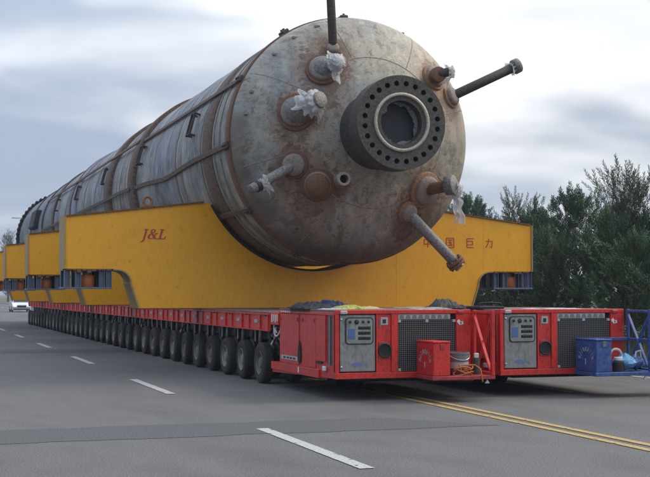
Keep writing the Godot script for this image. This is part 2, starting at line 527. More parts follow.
func ragged(x0: float, x1: float, z0: float, z1: float, y: float, sd: int, jag: float, slant := 0.0) -> MB:   # a patch across the road with uneven edges
	var b := MB.new()
	var n := fnl(sd, .9, 4)
	var steps := int((x1 - x0) / .12)
	for i in steps:
		var xa := lerpf(x0, x1, float(i) / steps); var xb := lerpf(x0, x1, float(i + 1) / steps)
		var fa := clampf((x1 - xa) / 1.2, 0.05, 1.0); var fb := clampf((x1 - xb) / 1.2, 0.05, 1.0)
		var za0 := lerpf(z1, z0 + n.get_noise_2d(xa, 0) * jag, fa); var za1 := z1 + n.get_noise_2d(xa, 50) * jag
		var zb0 := lerpf(z1, z0 + n.get_noise_2d(xb, 0) * jag, fb); var zb1 := z1 + n.get_noise_2d(xb, 50) * jag
		var s0 := slant * xa; var s1 := slant * xb
		b.q4(Vector3(xa, y, za1 + s0), Vector3(xb, y, zb1 + s1), Vector3(xb, y, zb0 + s1), Vector3(xa, y, za0 + s0))
	return b

func painted(x0: float, x1: float, z0: float, z1: float, y: float, step: float, gone: float) -> MB:      # road paint, chipped and uneven at the edges
	var b := MB.new()
	var n := int((z1 - z0) / step)
	var cols := 5
	var px := func(i: int, j: int) -> float:
		var h := float(hash(Vector3i(int(x0 * 100), i, int(z0 * 10) + j)) % 1000) / 1000.0 - .5
		return lerpf(x0, x1, float(i) / cols) + h * (x1 - x0) * (.04 if i == 0 or i == cols else .04)
	for j in n:
		for i in cols:
			if rng.randf() < gone * (2.2 if i == 0 or i == cols - 1 else .7): continue
			var za := z1 - j * step; var zb := z1 - (j + 1) * step
			b.q4(Vector3(px.call(i, j), y, za), Vector3(px.call(i + 1, j), y, za), Vector3(px.call(i + 1, j + 1), y, zb), Vector3(px.call(i, j + 1), y, zb))
	return b

func ground() -> void:
	struct("ground", sheet(-1400, 1400, -1500, 500, -.012), M.earth)
	# the carriageway, with traffic film in its colours
	var st := SurfaceTool.new()
	st.begin(Mesh.PRIMITIVE_TRIANGLES)
	var n := fnl(81, .22, 4); var n2 := fnl(82, .9, 4)
	var xs := []
	var x := -14.0
	while x <= 9.0:
		xs.append(x); x += .25
	var zs := []
	var z := 18.0
	while z > -420.0:
		zs.append(z); z -= .25 if z > 2.0 else (.5 if z > -30 else 4.0)
	for zz in zs:
		for xx in xs:
			var lane := absf(fposmod(xx + 2.14, 3.6) - 1.8)                       # 0 in the middle of a lane
			var k: float = .97 + n.get_noise_2d(xx * 1.3, zz * .16) * .34 + n2.get_noise_2d(xx * 1.4, zz * .6) * .22
			k -= exp(-pow((lane - .85) / .35, 2)) * .10
			k += exp(-pow((lane - 0.0) / .3, 2)) * -.05
			st.set_color(Color(k, k * 1.0, k * 1.005))
			st.set_normal(Vector3.UP)
			st.add_vertex(Vector3(xx, 0, zz))
	var w := xs.size()
	for j in zs.size() - 1:
		for i in w - 1:
			var p := j * w + i
			for q in [p, p + w, p + 1, p + 1, p + w, p + w + 1]: st.add_index(q)
	var road := MeshInstance3D.new()
	road.name = "road"
	road.mesh = st.commit()
	road.material_override = M.asphalt
	road.set_meta("kind", "structure")
	add_child(road)
	var patch := obj("asphalt_patch", ragged(-14, 1.0, 7.05, 8.55, .004, 5, .10), M.patch, road)
	obj("asphalt_patch", ragged(-14, 8.4, -16.2, -14.2, .004, 6, .14), M.patch, road)
	obj("asphalt_patch", ragged(-14, -2.6, -44, -41, .004, 9, .14), M.patch, road)
	for k in range(0, 22):
		var ze := 11.84 - 9.78 * k
		obj("lane_dash", painted(-2.22, -2.055, ze - 3.9, ze, .008, .05 if k < 4 else .2, .012), M.line_white, road)
	for k in range(-1, 18):
		var ze := 3.99 - 9.78 * k
		obj("lane_dash", painted(4.63, 4.78, ze - 3.9, ze, .008, .06 if k < 4 else .2, .05), M.line_white, road)
	for xl in [1.39, 1.66]:
		obj("centre_line", painted(xl - .06, xl + .065, -54, 18, .008, .08, .02), M.line_yellow, road)
	obj("edge_line", sheet(8.1, 8.22, -400, 18, .008), M.line_white, road)
	# kerb stones on the far side, one metre each
	var kerb := Node3D.new()
	kerb.name = "kerb"
	kerb.set_meta("kind", "structure")
	add_child(kerb)
	for k in 70:
		var b := MB.new()
		var dz := 12.0 - k
		b.box(Vector3(8.62 + rng.randf_range(-.006, .006), -.08, dz - .992), Vector3(8.78, .13 + rng.randf_range(-.005, .005), dz), .012)
		obj("kerb_stone", b, M.kerb, kerb)
	var far := MB.new()
	far.box(Vector3(8.62, -.08, -420), Vector3(8.78, .13, -58.05), .012)
	obj("kerb_run", far, M.kerb, kerb)
	var verge := MB.new()
	verge.box(Vector3(8.79, -.1, -420), Vector3(60, .11, 18), .01)
	struct("verge", verge, M.earth)
	# ground cover under the trees
	var tuft := MB.new()
	for k in 9:
		var an := k * 2.4
		var d := Vector3(cos(an), 0, sin(an))
		var s := d.cross(Vector3.UP) * .012
		var r := .05 + .02 * (k % 3)
		var hh := .14 + .05 * (k % 4)
		tuft.f3(d * .01 - s, d * .01 + s, d * r + Vector3(0, hh, 0))
	multi("grass", tuft.mesh(Vector3.ZERO), foliage_mat(), self, 9000, func(i: int) -> Array:
		var p := Vector3(rng.randf_range(8.9, 16.0), .11, rng.randf_range(-40, 8))
		var sc := rng.randf_range(.7, 1.9)
		return [Transform3D(Basis(Vector3.UP, rng.randf() * TAU).scaled(Vector3.ONE * sc), p), Color(.06, .085, .03).lerp(Color(.12, .12, .06), rng.randf())])
	var g := get_node("grass")
	tag(g, "low grass and weeds on the verge under the roadside trees", "grass")
	g.set_meta("kind", "stuff")

func foliage_mat() -> StandardMaterial3D:
	if not M.has("leaf"):
		M.leaf = mat(Color.WHITE, .7)
		M.leaf.vertex_color_use_as_albedo = true
		M.leaf.backlight_enabled = true
		M.leaf.backlight = lin(.03, .045, .015)
		M.leaf.cull_mode = BaseMaterial3D.CULL_DISABLED
	return M.leaf

func multi(called: String, mesh: Mesh, m: Material, parent: Node, count: int, make: Callable) -> MultiMeshInstance3D:
	var mm := MultiMesh.new()
	mm.transform_format = MultiMesh.TRANSFORM_3D
	mm.use_colors = true
	mm.mesh = mesh
	mm.instance_count = count
	for i in count:
		var r: Array = make.call(i)
		mm.set_instance_transform(i, r[0])
		mm.set_instance_color(i, r[1])
	var o := MultiMeshInstance3D.new()
	o.name = called
	o.multimesh = mm
	o.material_override = m
	parent.add_child(o, true)
	return o


# ---- yellow saddle girders ----------------------------------------------------------------------------------
func arc(c: Vector2, r: float, a0: float, a1: float, n: int) -> Array:
	var o := []
	for i in n + 1:
		var a := deg_to_rad(lerpf(a0, a1, float(i) / n))
		o.append(c + Vector2(cos(a), sin(a)) * r)
	return o

var girder0: Node3D
const GIRDERS := [
	"front yellow saddle girder with red lettering, spanning the full picture under the grey head",
	"second yellow saddle girder, its left end showing just behind the front one",
	"third yellow saddle girder, brown-scratched left end behind the second",
	"fourth yellow saddle girder, only its lower edge and bracket showing at the picture's left edge",
	"rearmost yellow saddle girder under the dark bolted far end of the column",
]

func girder(z: float, k: int) -> void:
	if k > 0:
		dup(girder0, Vector3(AX, 1.42, z), GIRDERS[k])
		return
	var g := thing("saddle_girder", GIRDERS[0], "girder", Vector3(AX, 1.42, z), "yellow girders carrying the column")
	girder0 = g
	var z0 := z - 1.0
	var P := func(l: Array) -> Array:                      # from the centre line to x
		var o := []
		for p in l: o.append(Vector2(p.x + AX, p.y))
		return o
	var right := [Vector2(4.24, 1.42), Vector2(4.43, 2.0)] + arc(Vector2(4.76, 1.99), .34, 172, 92, 6) + [Vector2(4.86, 2.335), Vector2(5.95, 2.335), Vector2(5.95, 3.52), Vector2(2.72, 3.915)]
	var left := []
	for p in right: left.push_front(Vector2(-p.x, p.y))
	var sad := arc(Vector2(0, AY), 2.84, -27.5, -152.5, 40)
	var outline := PackedVector2Array(P.call(right + sad + left))
	var b := MB.new()
	b.prism(outline, z0 + .04, z - .04)
	obj("web", b, M.yellow, g)
	# flange plates bent round the edges, standing proud of the web
	for sgn in [1, -1]:
		var mir := func(l: Array) -> Array:
			if sgn > 0: return P.call(l)
			var o := []
			for p in l: o.push_front(Vector2(-p.x, p.y))
			return P.call(o)
		b = MB.new()
		b.strip(mir.call([Vector2(5.93, 3.525), Vector2(4.4, 3.712), Vector2(2.72, 3.918)]), .035, z0, z)
		obj("top_flange", b, M.yellow_rust, g)
		b = MB.new()
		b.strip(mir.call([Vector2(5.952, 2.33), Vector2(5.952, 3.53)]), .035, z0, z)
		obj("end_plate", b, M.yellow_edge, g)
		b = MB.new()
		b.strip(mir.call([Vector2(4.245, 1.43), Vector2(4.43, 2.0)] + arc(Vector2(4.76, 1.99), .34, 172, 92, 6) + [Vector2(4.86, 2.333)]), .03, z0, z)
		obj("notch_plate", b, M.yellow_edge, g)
		b = MB.new()                                          # dirty packing along the wing's underside
		for i in 9:
			var xa: float = 4.90 + i * .113
			b.box(Vector3(AX + sgn * (xa if sgn > 0 else xa + .105), 2.302 - rng.randf() * rng.randf() * .07, z - .93), Vector3(AX + sgn * (xa + .105 if sgn > 0 else xa), 2.333, z - .01 - rng.randf() * .03), .006)
		obj("packing", b, M.yellow_rust, g)
		# the jacking bracket under the wing
		var base: float = AX + sgn * 5.43
		b = MB.new()
		b.box(Vector3(base - .56, 1.875, z - .95), Vector3(base + .56, 1.915, z - .02), .005)
		obj("bracket_plate", b, M.jack_blue, g)
		for cx in [-.47, -.22, .32, .48]:
			for zz in [z - .12, z - .85]:
				b = MB.new()
				b.box(Vector3(base + cx - .06, 1.915, zz - .006), Vector3(base + cx + .06, 2.305, zz + .006), .002)
				b.box(Vector3(base + cx - .065, 1.915, zz - .07), Vector3(base + cx - .05, 2.305, zz + .07), .002)
				b.box(Vector3(base + cx + .05, 1.915, zz - .07), Vector3(base + cx + .065, 2.305, zz + .07), .002)
				obj("bracket_column", b, M.jack_blue, g)
		b = MB.new()
		b.cyl(Vector3(base + .02, 1.915, z - .35), Vector3(base + .02, 2.20, z - .35), .17, -1, 24)
		var jack := obj("jack_cylinder", b, M.orange, g)
		b = MB.new()
		b.cyl(Vector3(base + .02, 2.20, z - .35), Vector3(base + .02, 2.31, z - .35), .11, -1, 20)
		obj("jack_ram", b, M.steel, jack)
		b = MB.new()
		b.cyl(Vector3(base + .2, 1.915, z - .5), Vector3(base + .2, 2.29, z - .5), .05, -1, 12)
		obj("jack_pipe", b, M.black, g)
		b = MB.new()
		b.cyl(Vector3(base - .12, 1.915, z - .6), Vector3(base - .12, 2.29, z - .6), .04, -1, 12)
		obj("jack_pipe", b, M.black, g)
	b = MB.new()
	b.strip(P.call(sad), -.05, z0 + .02, z - .02)
	obj("saddle_pad", b, M.black, g)
	b = MB.new()
	b.box(Vector3(AX - 4.22, 1.40, z0), Vector3(AX + 4.22, 1.428, z), .004)
	obj("bottom_flange", b, M.yellow_rust, g)
	# lug eye on the left shoulder
	b = MB.new()
	var ring := []
	for i in 15:
		var a := deg_to_rad(-40 + 260.0 * i / 14)
		ring.append(Vector3(AX - 4.02 + cos(a) * .10, 3.93 + sin(a) * .12, z - .3))
	b.tube(ring, .035, 10)
	b.box(Vector3(AX - 4.19, 3.74, z - .35), Vector3(AX - 3.86, 3.86, z - .25), .01)
	obj("lifting_lug", b, M.rust_bright, g)
	for sx in [-4.6, -2.2, 2.2, 4.6]:                                           # butt welds between the web's plates
		b = MB.new()
		b.box(Vector3(AX + sx - .008, 2.36 if absf(sx) > 4.3 else 1.45, z - .043), Vector3(AX + sx + .008, 3.66 if absf(sx) > 4.3 else 3.0, z - .037), .002)
		obj("weld_seam", b, M.yellow, g)
	# lettering
	var tm := TextMesh.new()
	var sf := SystemFont.new()
	sf.font_names = PackedStringArray(["Droid Serif"])
	sf.font_weight = 700
	tm.font = sf
	tm.text = "J&L"
	tm.font_size = 64
	tm.pixel_size = .235 / 46.0
	tm.depth = .006
	tm.curve_step = 1.0
	var slanted := slant_mesh(tm, .28, .95)
	var lt := MeshInstance3D.new()
	lt.name = "lettering"
	lt.mesh = slanted
	lt.material_override = M.letter_red
	g.add_child(lt, true)
	lt.position = Vector3(-3.89, 1.73, -.036)
	var glyphs := [
		[[-.4, .32, .4, .32], [-.4, -.15, .4, -.15], [-.4, .32, -.4, -.15], [.4, .32, .4, -.15], [0, .5, 0, -.5]],
		[[-.42, .48, .42, .48], [-.42, -.48, .42, -.48], [-.42, .48, -.42, -.48], [.42, .48, .42, -.48], [-.26, .28, .26, .28], [-.22, .03, .22, .03], [-.28, -.26, .28, -.26], [0, .28, 0, -.26], [.12, -.08, .22, -.18]],
		[[-.36, .46, .38, .46], [-.36, -.44, .4, -.44], [-.36, .46, -.36, -.44], [-.36, .2, .28, .2], [-.36, -.16, .28, -.16], [.28, .2, .28, -.16]],
		[[-.38, .22, .38, .22], [.38, .22, .3, -.42], [.3, -.42, .14, -.36], [-.02, .5, -.06, .1], [-.06, .1, -.36, -.46]],
	]
	for i in 4:
		var c := MB.new()
		for s in glyphs[i]:
			var o := Vector3(AX + [3.05, 3.66, 4.22, 4.75][i], 3.05, z - .036)
			c.bar(o + Vector3(s[0], s[1], 0) * .25, o + Vector3(s[2], s[3], 0) * .25, .024, .006, Vector3(0, 0, 1), .001)
		obj("lettering", c, M.letter_red, g)

func slant_mesh(tm: TextMesh, k: float, wide: float) -> ArrayMesh:
	var a := tm.get_mesh_arrays()
	var v: PackedVector3Array = a[Mesh.ARRAY_VERTEX]
	for i in v.size(): v[i] = Vector3(v[i].x * wide + v[i].y * k, v[i].y, v[i].z)
	a[Mesh.ARRAY_VERTEX] = v
	var m := ArrayMesh.new()
	m.add_surface_from_arrays(Mesh.PRIMITIVE_TRIANGLES, a)
	return m


# ---- the column -----------------------------------------------------------------------------------------------
const ZK := -2.4     # where the shell meets the head
const HB := 1.75     # depth of the head

func on_shell(deg: float, z: float, r := R) -> Vector3:
	return Vector3(AX + cos(deg_to_rad(deg)) * r, AY + sin(deg_to_rad(deg)) * r, z)

func head_point(x: float, y: float) -> Vector3:
	var d := Vector2(x - AX, y - AY).length() / R
	return Vector3(x, y, ZK + HB * sqrt(maxf(0.0, 1.0 - d * d)))

func head_normal(p: Vector3) -> Vector3:
	return Vector3((p.x - AX) / (R * R), (p.y - AY) / (R * R), (p.z - ZK) / (HB * HB)).normalized()

func zring(b: MB, z0: float, z1: float, r: float, th: float, seg := 96) -> void:      # a hoop round the column
	b.lathe([Vector2(r, 0), Vector2(r + th * .8, 0), Vector2(r + th, th * .2), Vector2(r + th, z1 - z0 - th * .2), Vector2(r + th * .8, z1 - z0), Vector2(r, z1 - z0)], Transform3D(Basis(Vector3.RIGHT, Vector3(0, 0, 1), Vector3.DOWN), Vector3(AX, AY, z0)), seg)

func skin(g: Array, closed: bool) -> MB:       # a smooth surface over a grid of points, rows by columns
	var b := MB.new()
	var rows := g.size(); var cols: int = g[0].size()
	var nn := []
	for j in rows:
		var row := []
		for i in cols:
			var l = g[j][(i - 1 + cols) % cols] if closed else g[j][maxi(i - 1, 0)]
			var r = g[j][(i + 1) % cols] if closed else g[j][mini(i + 1, cols - 1)]
			row.append(((r - l).cross(g[mini(j + 1, rows - 1)][i] - g[maxi(j - 1, 0)][i])).normalized())
		nn.append(row)
	for j in rows - 1:
		for i in (cols if closed else cols - 1):
			var k := (i + 1) % cols
			b.tri(g[j][i], g[j][k], g[j + 1][k], nn[j][i], nn[j][k], nn[j + 1][k])
			b.tri(g[j][i], g[j + 1][k], g[j + 1][i], nn[j][i], nn[j + 1][k], nn[j + 1][i])
	return b

func film(p: Vector3, d: Vector3, s: float, sd: int) -> MB:       # torn plastic film tied over a nozzle's end, its loose skirt flapping
	var n := fnl(sd, 1.0, 2)
	var xf := MB.along(p, d)
	var rows := 24; var cols := 72
	var g := []
	for j in rows:
		var row := []
		var t := float(j) / (rows - 1)
		for i in cols:
			var a := TAU * i / cols
			var fold := sin(a * 9.0 + sd + n.get_noise_2d(t * 2.5, sd) * 7.0) * .13 * (.35 + t) + n.get_noise_3d(cos(a) * 3.6, sin(a) * 3.6, t * 5.0) * .08
			var flap := maxf(0.0, sin(a * 2.0 + sd * 1.7) * .8 + n.get_noise_2d(cos(a) * .8, sin(a) * .8 + sd) * 1.2)
			var rr: float
			var h: float
			if t < .4:                                     # over the end
				rr = s * .78 * sin(t / .4 * 1.45)
				h = s * (.55 - .30 * (t / .4) * (t / .4))
			else:                                          # tied round the pipe, then spreading
				var u := (t - .4) / .6
				rr = s * (.78 - .14 * sin(u * 3.1) + u * u * (.15 + .60 * flap))
				h = s * (.25 - u * (.75 + .25 * flap)) - s * .3 * flap * u * u * sin(a * 3.0)
			rr *= 1.0 + fold + n.get_noise_3d(cos(a) * 1.4, sin(a) * 1.4, t * 2.2) * .22
			var q: Vector3 = xf * Vector3(cos(a) * rr, h, sin(a) * rr)
			q.y -= s * .35 * flap * t * t                   # what is loose sags
			row.append(q)
		g.append(row)
	g.reverse()
	return skin(g, true)

func hang(p: Vector3, w: float, h: float, sd: int) -> MB:         # a strip of film hanging down
	var n := fnl(sd, 1.0, 2)
	var g := []
	for j in 17:
		var t := 1.0 - j / 16.0
		var row := []
		for i in 13:
			var s := i / 12.0 - .5
			var ww := w * (.30 + .75 * sin(t * 2.3) + n.get_noise_2d(t * 1.6, 3.0) * .4)
			row.append(p + Vector3(s * ww + n.get_noise_2d(t * 1.2, 9.0) * .12, -h * t * (1.0 + .10 * n.get_noise_2d(s * 2.0, 7.0)), sin(s * 14.0 + t * 3.0) * .03 + n.get_noise_2d(s * 1.8, t * 2.0) * .12))
		g.append(row)
	return skin(g, false)

func nozzle_pad(t: Node, x: float, y: float, r: float, m: Material) -> Array:      # a reinforcing pad welded on the head
	var p := head_point(x, y)
	var d := head_normal(p)
	var b := MB.new()
	b.lathe([Vector2(r * 1.02, -.22), Vector2(r * 1.02, .012), Vector2(r * .97, .035), Vector2(r * .84, .04), Vector2(r * .82, .05), Vector2(0, .05)], MB.along(p, d), 36)
	var noz := obj("nozzle", b, m, t)
	b = MB.new()
	b.lathe([Vector2(r * .80, .048), Vector2(r * .79, .09), Vector2(r * .70, .125), Vector2(r * .5, .145), Vector2(0, .15)], MB.along(p, d), 36)
	obj("boss", b, M.boss, noz)
	return [p, d, noz]

func column() -> void:
	var t := thing("reactor_column", "huge weathered grey and rust-brown steel reactor column lying across the yellow girders", "pressure vessel", Vector3(AX, AY - R, -28))
	var tone := [
		shell_material(101, Vector3(.235, .238, .245), -.02, .55),
		shell_material(111, Vector3(.265, .252, .23), .08, .65),
		shell_material(121, Vector3(.20, .215, .25), -.10, .45),
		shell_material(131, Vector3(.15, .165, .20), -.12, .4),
	]
	# shell plates, each course its own
	var zs := [ZK, -5.3, -8.2, -11.2, -14.6, -17.2, -20.0, -23.0, -26.0, -29.0, -32.0, -35.0, -38.0, -41.0, -44.0, -47.0, -50.0, -53.0, -56.3]
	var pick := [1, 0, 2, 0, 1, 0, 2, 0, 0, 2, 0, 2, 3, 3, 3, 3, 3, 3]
	for i in zs.size() - 1:
		var b := MB.new()
		var l: float = zs[i] - zs[i + 1]
		b.lathe([Vector2(R, 0), Vector2(R, l)], Transform3D(Basis(Vector3.RIGHT, Vector3(0, 0, 1), Vector3.DOWN).rotated(Vector3(0, 0, 1), i * 1.7), Vector3(AX, AY, zs[i + 1])), 128)
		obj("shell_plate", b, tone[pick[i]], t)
		if i > 0 and i < 13:
			b = MB.new()
			zring(b, zs[i] - .025, zs[i] + .025, R - .01, .018, 96)
			obj("weld_seam", b, M.hoop if i % 3 else M.pipe_grey, t)
	# the head: an ellipsoid, its surface laid out square on to the axis
	var h := MB.new()
	var rows := 26; var cols := 128
	var pt := func(j: int, i: int) -> Array:
		var a := PI / 2 * j / rows
		var f := TAU * i / cols
		var p := Vector3(AX + cos(f) * R * sin(a), AY + sin(f) * R * sin(a), ZK + HB * cos(a))
		return [p, head_normal(p), Vector2((p.x - AX) / 5.8 + .5, .5 - (p.y - AY) / 5.8)]
	for j in rows:
		for i in cols:
			var A = pt.call(j + 1, i); var B = pt.call(j + 1, i + 1); var C = pt.call(j, i + 1); var D = pt.call(j, i)
			h.tri(A[0], B[0], C[0], A[1], B[1], C[1], A[2], B[2], C[2])
			if j > 0: h.tri(A[0], C[0], D[0], A[1], C[1], D[1], A[2], C[2], D[2])
	obj("head", h, head_material(), t)
	for k in 9:
		var sp := []
		for i in 14:
			var q := Vector3.ZERO
			var aa := TAU * ((k - 1) + .35) / 8.0 if k > 0 else TAU * i / 13.0
			var rr := lerpf(1.62, 2.72, i / 13.0) if k > 0 else 1.62
			q = head_point(AX + cos(aa) * rr, AY + sin(aa) * rr)
			sp.append(q - head_normal(q) * .010)
		if k == 0:
			sp = []
			for i in 73:
				var q := head_point(AX + cos(TAU * i / 72.0) * 1.62, AY + sin(TAU * i / 72.0) * 1.62)
				sp.append(q - head_normal(q) * .010)
		var wb := MB.new()
		wb.tube(sp, .017, 6)
		obj("weld_seam", wb, M.boss, t)
	# hoops
	var hoops := [[-2.74, -2.42, .035, M.rust], [-3.42, -3.34, .02, M.pipe_grey], [-5.05, -4.15, .022, M.hoop], [-3.95, -3.88, .02, M.pipe_grey], [-15.1, -14.1, .11, M.hoop], [-20.1, -18.9, .11, M.hoop], [-29.6, -28.2, .07, M.purple], [-30.1, -29.7, .09, M.hoop], [-37.2, -36.5, .07, M.hoop], [-42.3, -41.8, .05, M.dark_steel], [-48.3, -47.8, .05, M.dark_steel]]
	for q in hoops:
		var b := MB.new()
		zring(b, q[0], q[1], R, q[2], 128)
		obj("hoop", b, q[3], t)
	# flat bars along the shell, held by clamps on the front hoop; the lower one has worked loose and sags
	for a in [[-176.0, true], [153.0, false], [-145.0, false], [27.0, false], [-4.0, false]]:
		var b := MB.new()
		var z := -2.6
		while z > -41.0:
			var z2 := maxf(z - .8, -41.0)
			var w0 := 1.6 * (exp(-pow((z + 9.4) / 2.4, 2)) * 1.6 - exp(-pow((z + 17.0) / 2.0, 2)) * .3) if a[1] else 0.0
			var w1 := 1.6 * (exp(-pow((z2 + 9.4) / 2.4, 2)) * 1.6 - exp(-pow((z2 + 17.0) / 2.0, 2)) * .3) if a[1] else 0.0
			var rr := R + .055 if z > -14.0 else R + .13
			var p0 := on_shell(a[0] + w0, z, rr); var p1 := on_shell(a[0] + w1, z2 - .01, rr)
			b.bar(p0, p1, .115, .035, (p0 - Vector3(AX, AY, p0.z)).normalized())
			z = z2
			if z2 <= -41.0: break
		obj("shell_strip", b, M.hoop, t)
	for a in [[-176.0], [153.0], [-145.0], [122.0], [-115.0], [92.0], [62.0], [27.0], [-4.0]]:
		var b := MB.new()
		var c := on_shell(a[0], -2.58, R + .05)
		var out := (c - Vector3(AX, AY, c.z)).normalized()
		var xf := Transform3D(Basis(out.cross(Vector3(0, 0, 1)), out, Vector3(0, 0, 1)), c)
		b.box(Vector3(-.085, -.05, -.16), Vector3(.085, .05, .16), .02, xf)
		b.cyl(c + out * .03 + Vector3(0, 0, .08), c + out * .09 + Vector3(0, 0, .08), .03, -1, 6)
		b.cyl(c + out * .03 - Vector3(0, 0, .08), c + out * .09 - Vector3(0, 0, .08), .03, -1, 6)
		obj("clamp", b, M.pipe_dark, t)
	# handrail brackets: a dark frame of flat bar on two stubs
	for side in [165.0, 15.0]:
		for z in [-6.1, -13.2, -20.4, -27.9, -35.3]:
			var b := MB.new()
			for e in [-5.5, 5.5]:
				b.bar(on_shell(side + e, z, R - .01), on_shell(side + e, z, R + .15), .05, .05)
				b.bar(on_shell(side + e, z - .32, R - .01), on_shell(side + e, z - .32, R + .15), .05, .05)
				b.bar(on_shell(side + e, z + .03, R + .14), on_shell(side + e, z - .35, R + .14), .055, .03)
			for dz in [0.0, -.32]:
				b.bar(on_shell(side - 6.2, z + dz, R + .14), on_shell(side + 6.2, z + dz, R + .14), .03, .06)
			obj("clip_frame", b, M.pipe_dark, t)
	# stiffener brackets on the plain ring in front of the shell
	for deg in [138, 125, 112, 160, 171]:
		var b := MB.new()
		var p := on_shell(deg, ZK + .6, R * .935)
		b.box(p - Vector3(.06, .03, .09), p + Vector3(.06, .03, .05), .01)
		obj("weld_stub", b, M.pipe_grey, t)
	# the big bolted opening
	var fl := CSGCombiner3D.new()
	fl.name = "flange"
	t.add_child(fl, true)
	fl.position = Vector3(0, R, 28.0 + .36)
	fl.rotation.x = PI / 2
	var add := func(r: float, hh: float, at: Vector3, sub: bool, sides: int) -> void:
		var c := CSGCylinder3D.new()
		c.radius = r; c.height = hh; c.sides = sides
		c.position = at
		c.material = M.flange
		if sub: c.operation = CSGShape3D.OPERATION_SUBTRACTION
		fl.add_child(c, true)
	add.call(.955, .48, Vector3(0, .10, 0), false, 72)
	add.call(.445, .9, Vector3.ZERO, true, 48)
	for i in 24:
		var a := TAU * (i + .5) / 24
		add.call(.056, .5, Vector3(cos(a) * .79, .25, sin(a) * .79), true, 16)
	var b := MB.new()
	var fwd := Transform3D(Basis(Vector3.RIGHT, Vector3(0, 0, 1), Vector3.DOWN), Vector3(AX, AY, 0))
	b.lathe([Vector2(.84, -.9), Vector2(.76, -.30), Vector2(.76, .26)], fwd, 64)
	obj("neck", b, M.flange, t)
	b = MB.new()
	b.lathe([Vector2(.60, .69), Vector2(.60, .735), Vector2(.592, .745), Vector2(.548, .75), Vector2(.535, .74), Vector2(.53, .702)], fwd, 64)
	obj("gasket_face", b, M.gasket, t)
	b = MB.new()
	b.lathe([Vector2(.535, .705), Vector2(.48, .703), Vector2(.452, .66), Vector2(.44, .55), Vector2(.43, -.9)], fwd, 64)
	obj("throat", b, M.pipe_dark, t)
	b = MB.new()
	b.lathe([Vector2(.43, .42), Vector2(0, .40)], fwd, 48)
	obj("inner_cover", b, mat(lin(.004, .005, .014), .6), t)
	# torn edge of the cover sheet inside the opening
	b = MB.new()
	var nn := fnl(7, 1.4, 2)
	for i in 40:
		var a0 := TAU * i / 40; var a1 := TAU * (i + 1) / 40
		var r0 := minf(.432, .40 + nn.get_noise_2d(cos(a0) * .7, sin(a0) * .7) * .14); var r1 := minf(.432, .40 + nn.get_noise_2d(cos(a1) * .7, sin(a1) * .7) * .14)
		var o := Vector3(AX, AY, .5)
		b.q4(o + Vector3(cos(a0) * r0, sin(a0) * r0, 0), o + Vector3(cos(a0) * .435, sin(a0) * .435, 0), o + Vector3(cos(a1) * .435, sin(a1) * .435, 0), o + Vector3(cos(a1) * r1, sin(a1) * r1, 0))
	obj("torn_cover", b, M.pipe_grey, t)
	# nozzles
	var np := nozzle_pad(t, 1.98, 6.96, .17, M.rust)
	b = MB.new(); b.cyl(np[0] + Vector3(0, -.06, .03), np[0] + Vector3(-.15, 2.3, .12), .092, -1, 20)
	obj("pipe", b, M.pipe_dark, np[2])
	np = nozzle_pad(t, 1.70, 6.50, .36, M.rust)
	b = MB.new(); b.lathe([Vector2(.24, 0), Vector2(.23, .14), Vector2(.14, .24), Vector2(.10, .28), Vector2(.10, .50)], MB.along(np[0], (Vector3(1.93, 6.6, -.5) - np[0])), 24)
	obj("stub", b, M.pipe_grey, np[2])
	b = MB.new(); b.cyl(Vector3(1.90, 6.59, -.56), Vector3(1.93, 6.60, -.46), .13, -1, 20)
	obj("end_cap", b, M.pipe_grey, np[2])
	obj("plastic_film", film(Vector3(1.87, 6.585, -.53), Vector3(.35, .15, 1), .215, 3), M.film, np[2])
	np = nozzle_pad(t, 1.12, 5.57, .40, M.rust)
	b = MB.new(); b.lathe([Vector2(.30, 0), Vector2(.29, .2), Vector2(.22, .34), Vector2(.13, .38), Vector2(.13, .62)], MB.along(np[0], Vector3(1.40, 5.74, -.4) - np[0]), 24)
	obj("stub", b, M.pipe_grey, np[2])
	b = MB.new(); b.cyl(Vector3(1.40, 5.735, -.42), Vector3(1.44, 5.755, -.33), .175, -1, 24)
	obj("end_cap", b, M.pipe_grey, np[2])
	obj("plastic_film", film(Vector3(1.33, 5.715, -.49), Vector3(.4, .2, 1), .30, 8), M.film, np[2])
	np = nozzle_pad(t, 1.10, 4.47, .30, M.rust)
	b = MB.new(); b.cyl(np[0] + Vector3(.05, .02, 0), Vector3(.06, 3.885, -.8), .105, -1, 20)
	obj("pipe", b, M.pipe_grey, np[2])
	b = MB.new(); b.cyl(Vector3(.29, 3.995, -.873), Vector3(.19, 3.948, -.847), .122, -1, 20)
	obj("tape", b, M.black, np[2])
	obj("plastic_film", film(Vector3(.36, 4.03, -.86), Vector3(-.9, -.4, .1), .15, 14), M.film, np[2])
	np = nozzle_pad(t, 1.59, 4.06, .36, M.rust)
	b = MB.new(); b.lathe([Vector2(.27, .06), Vector2(.26, .16), Vector2(.20, .22), Vector2(.10, .25), Vector2(0, .26)], MB.along(np[0], np[1]), 24)
	obj("blind_cap", b, M.rust, np[2])
	np = nozzle_pad(t, 2.03, 4.15, .17, M.rust_bright)
	b = MB.new(); b.lathe([Vector2(.125, 0), Vector2(.135, .3), Vector2(.15, .34), Vector2(.15, .40), Vector2(.14, .42), Vector2(.09, .42), Vector2(.085, .2)], MB.along(np[0], Vector3(-.12, -.02, 1)), 24)
	obj("stub", b, M.gasket, np[2])
	b = MB.new(); b.lathe([Vector2(.088, .22), Vector2(0, .22)], MB.along(np[0], Vector3(-.12, -.02, 1)), 16)
	obj("bore", b, M.void, np[2])
	np = nozzle_pad(t, 4.05, 4.01, .40, M.rust_bright)
	b = MB.new(); b.cyl(np[0], Vector3(4.40, 4.075, -.56), .13, -1, 20)
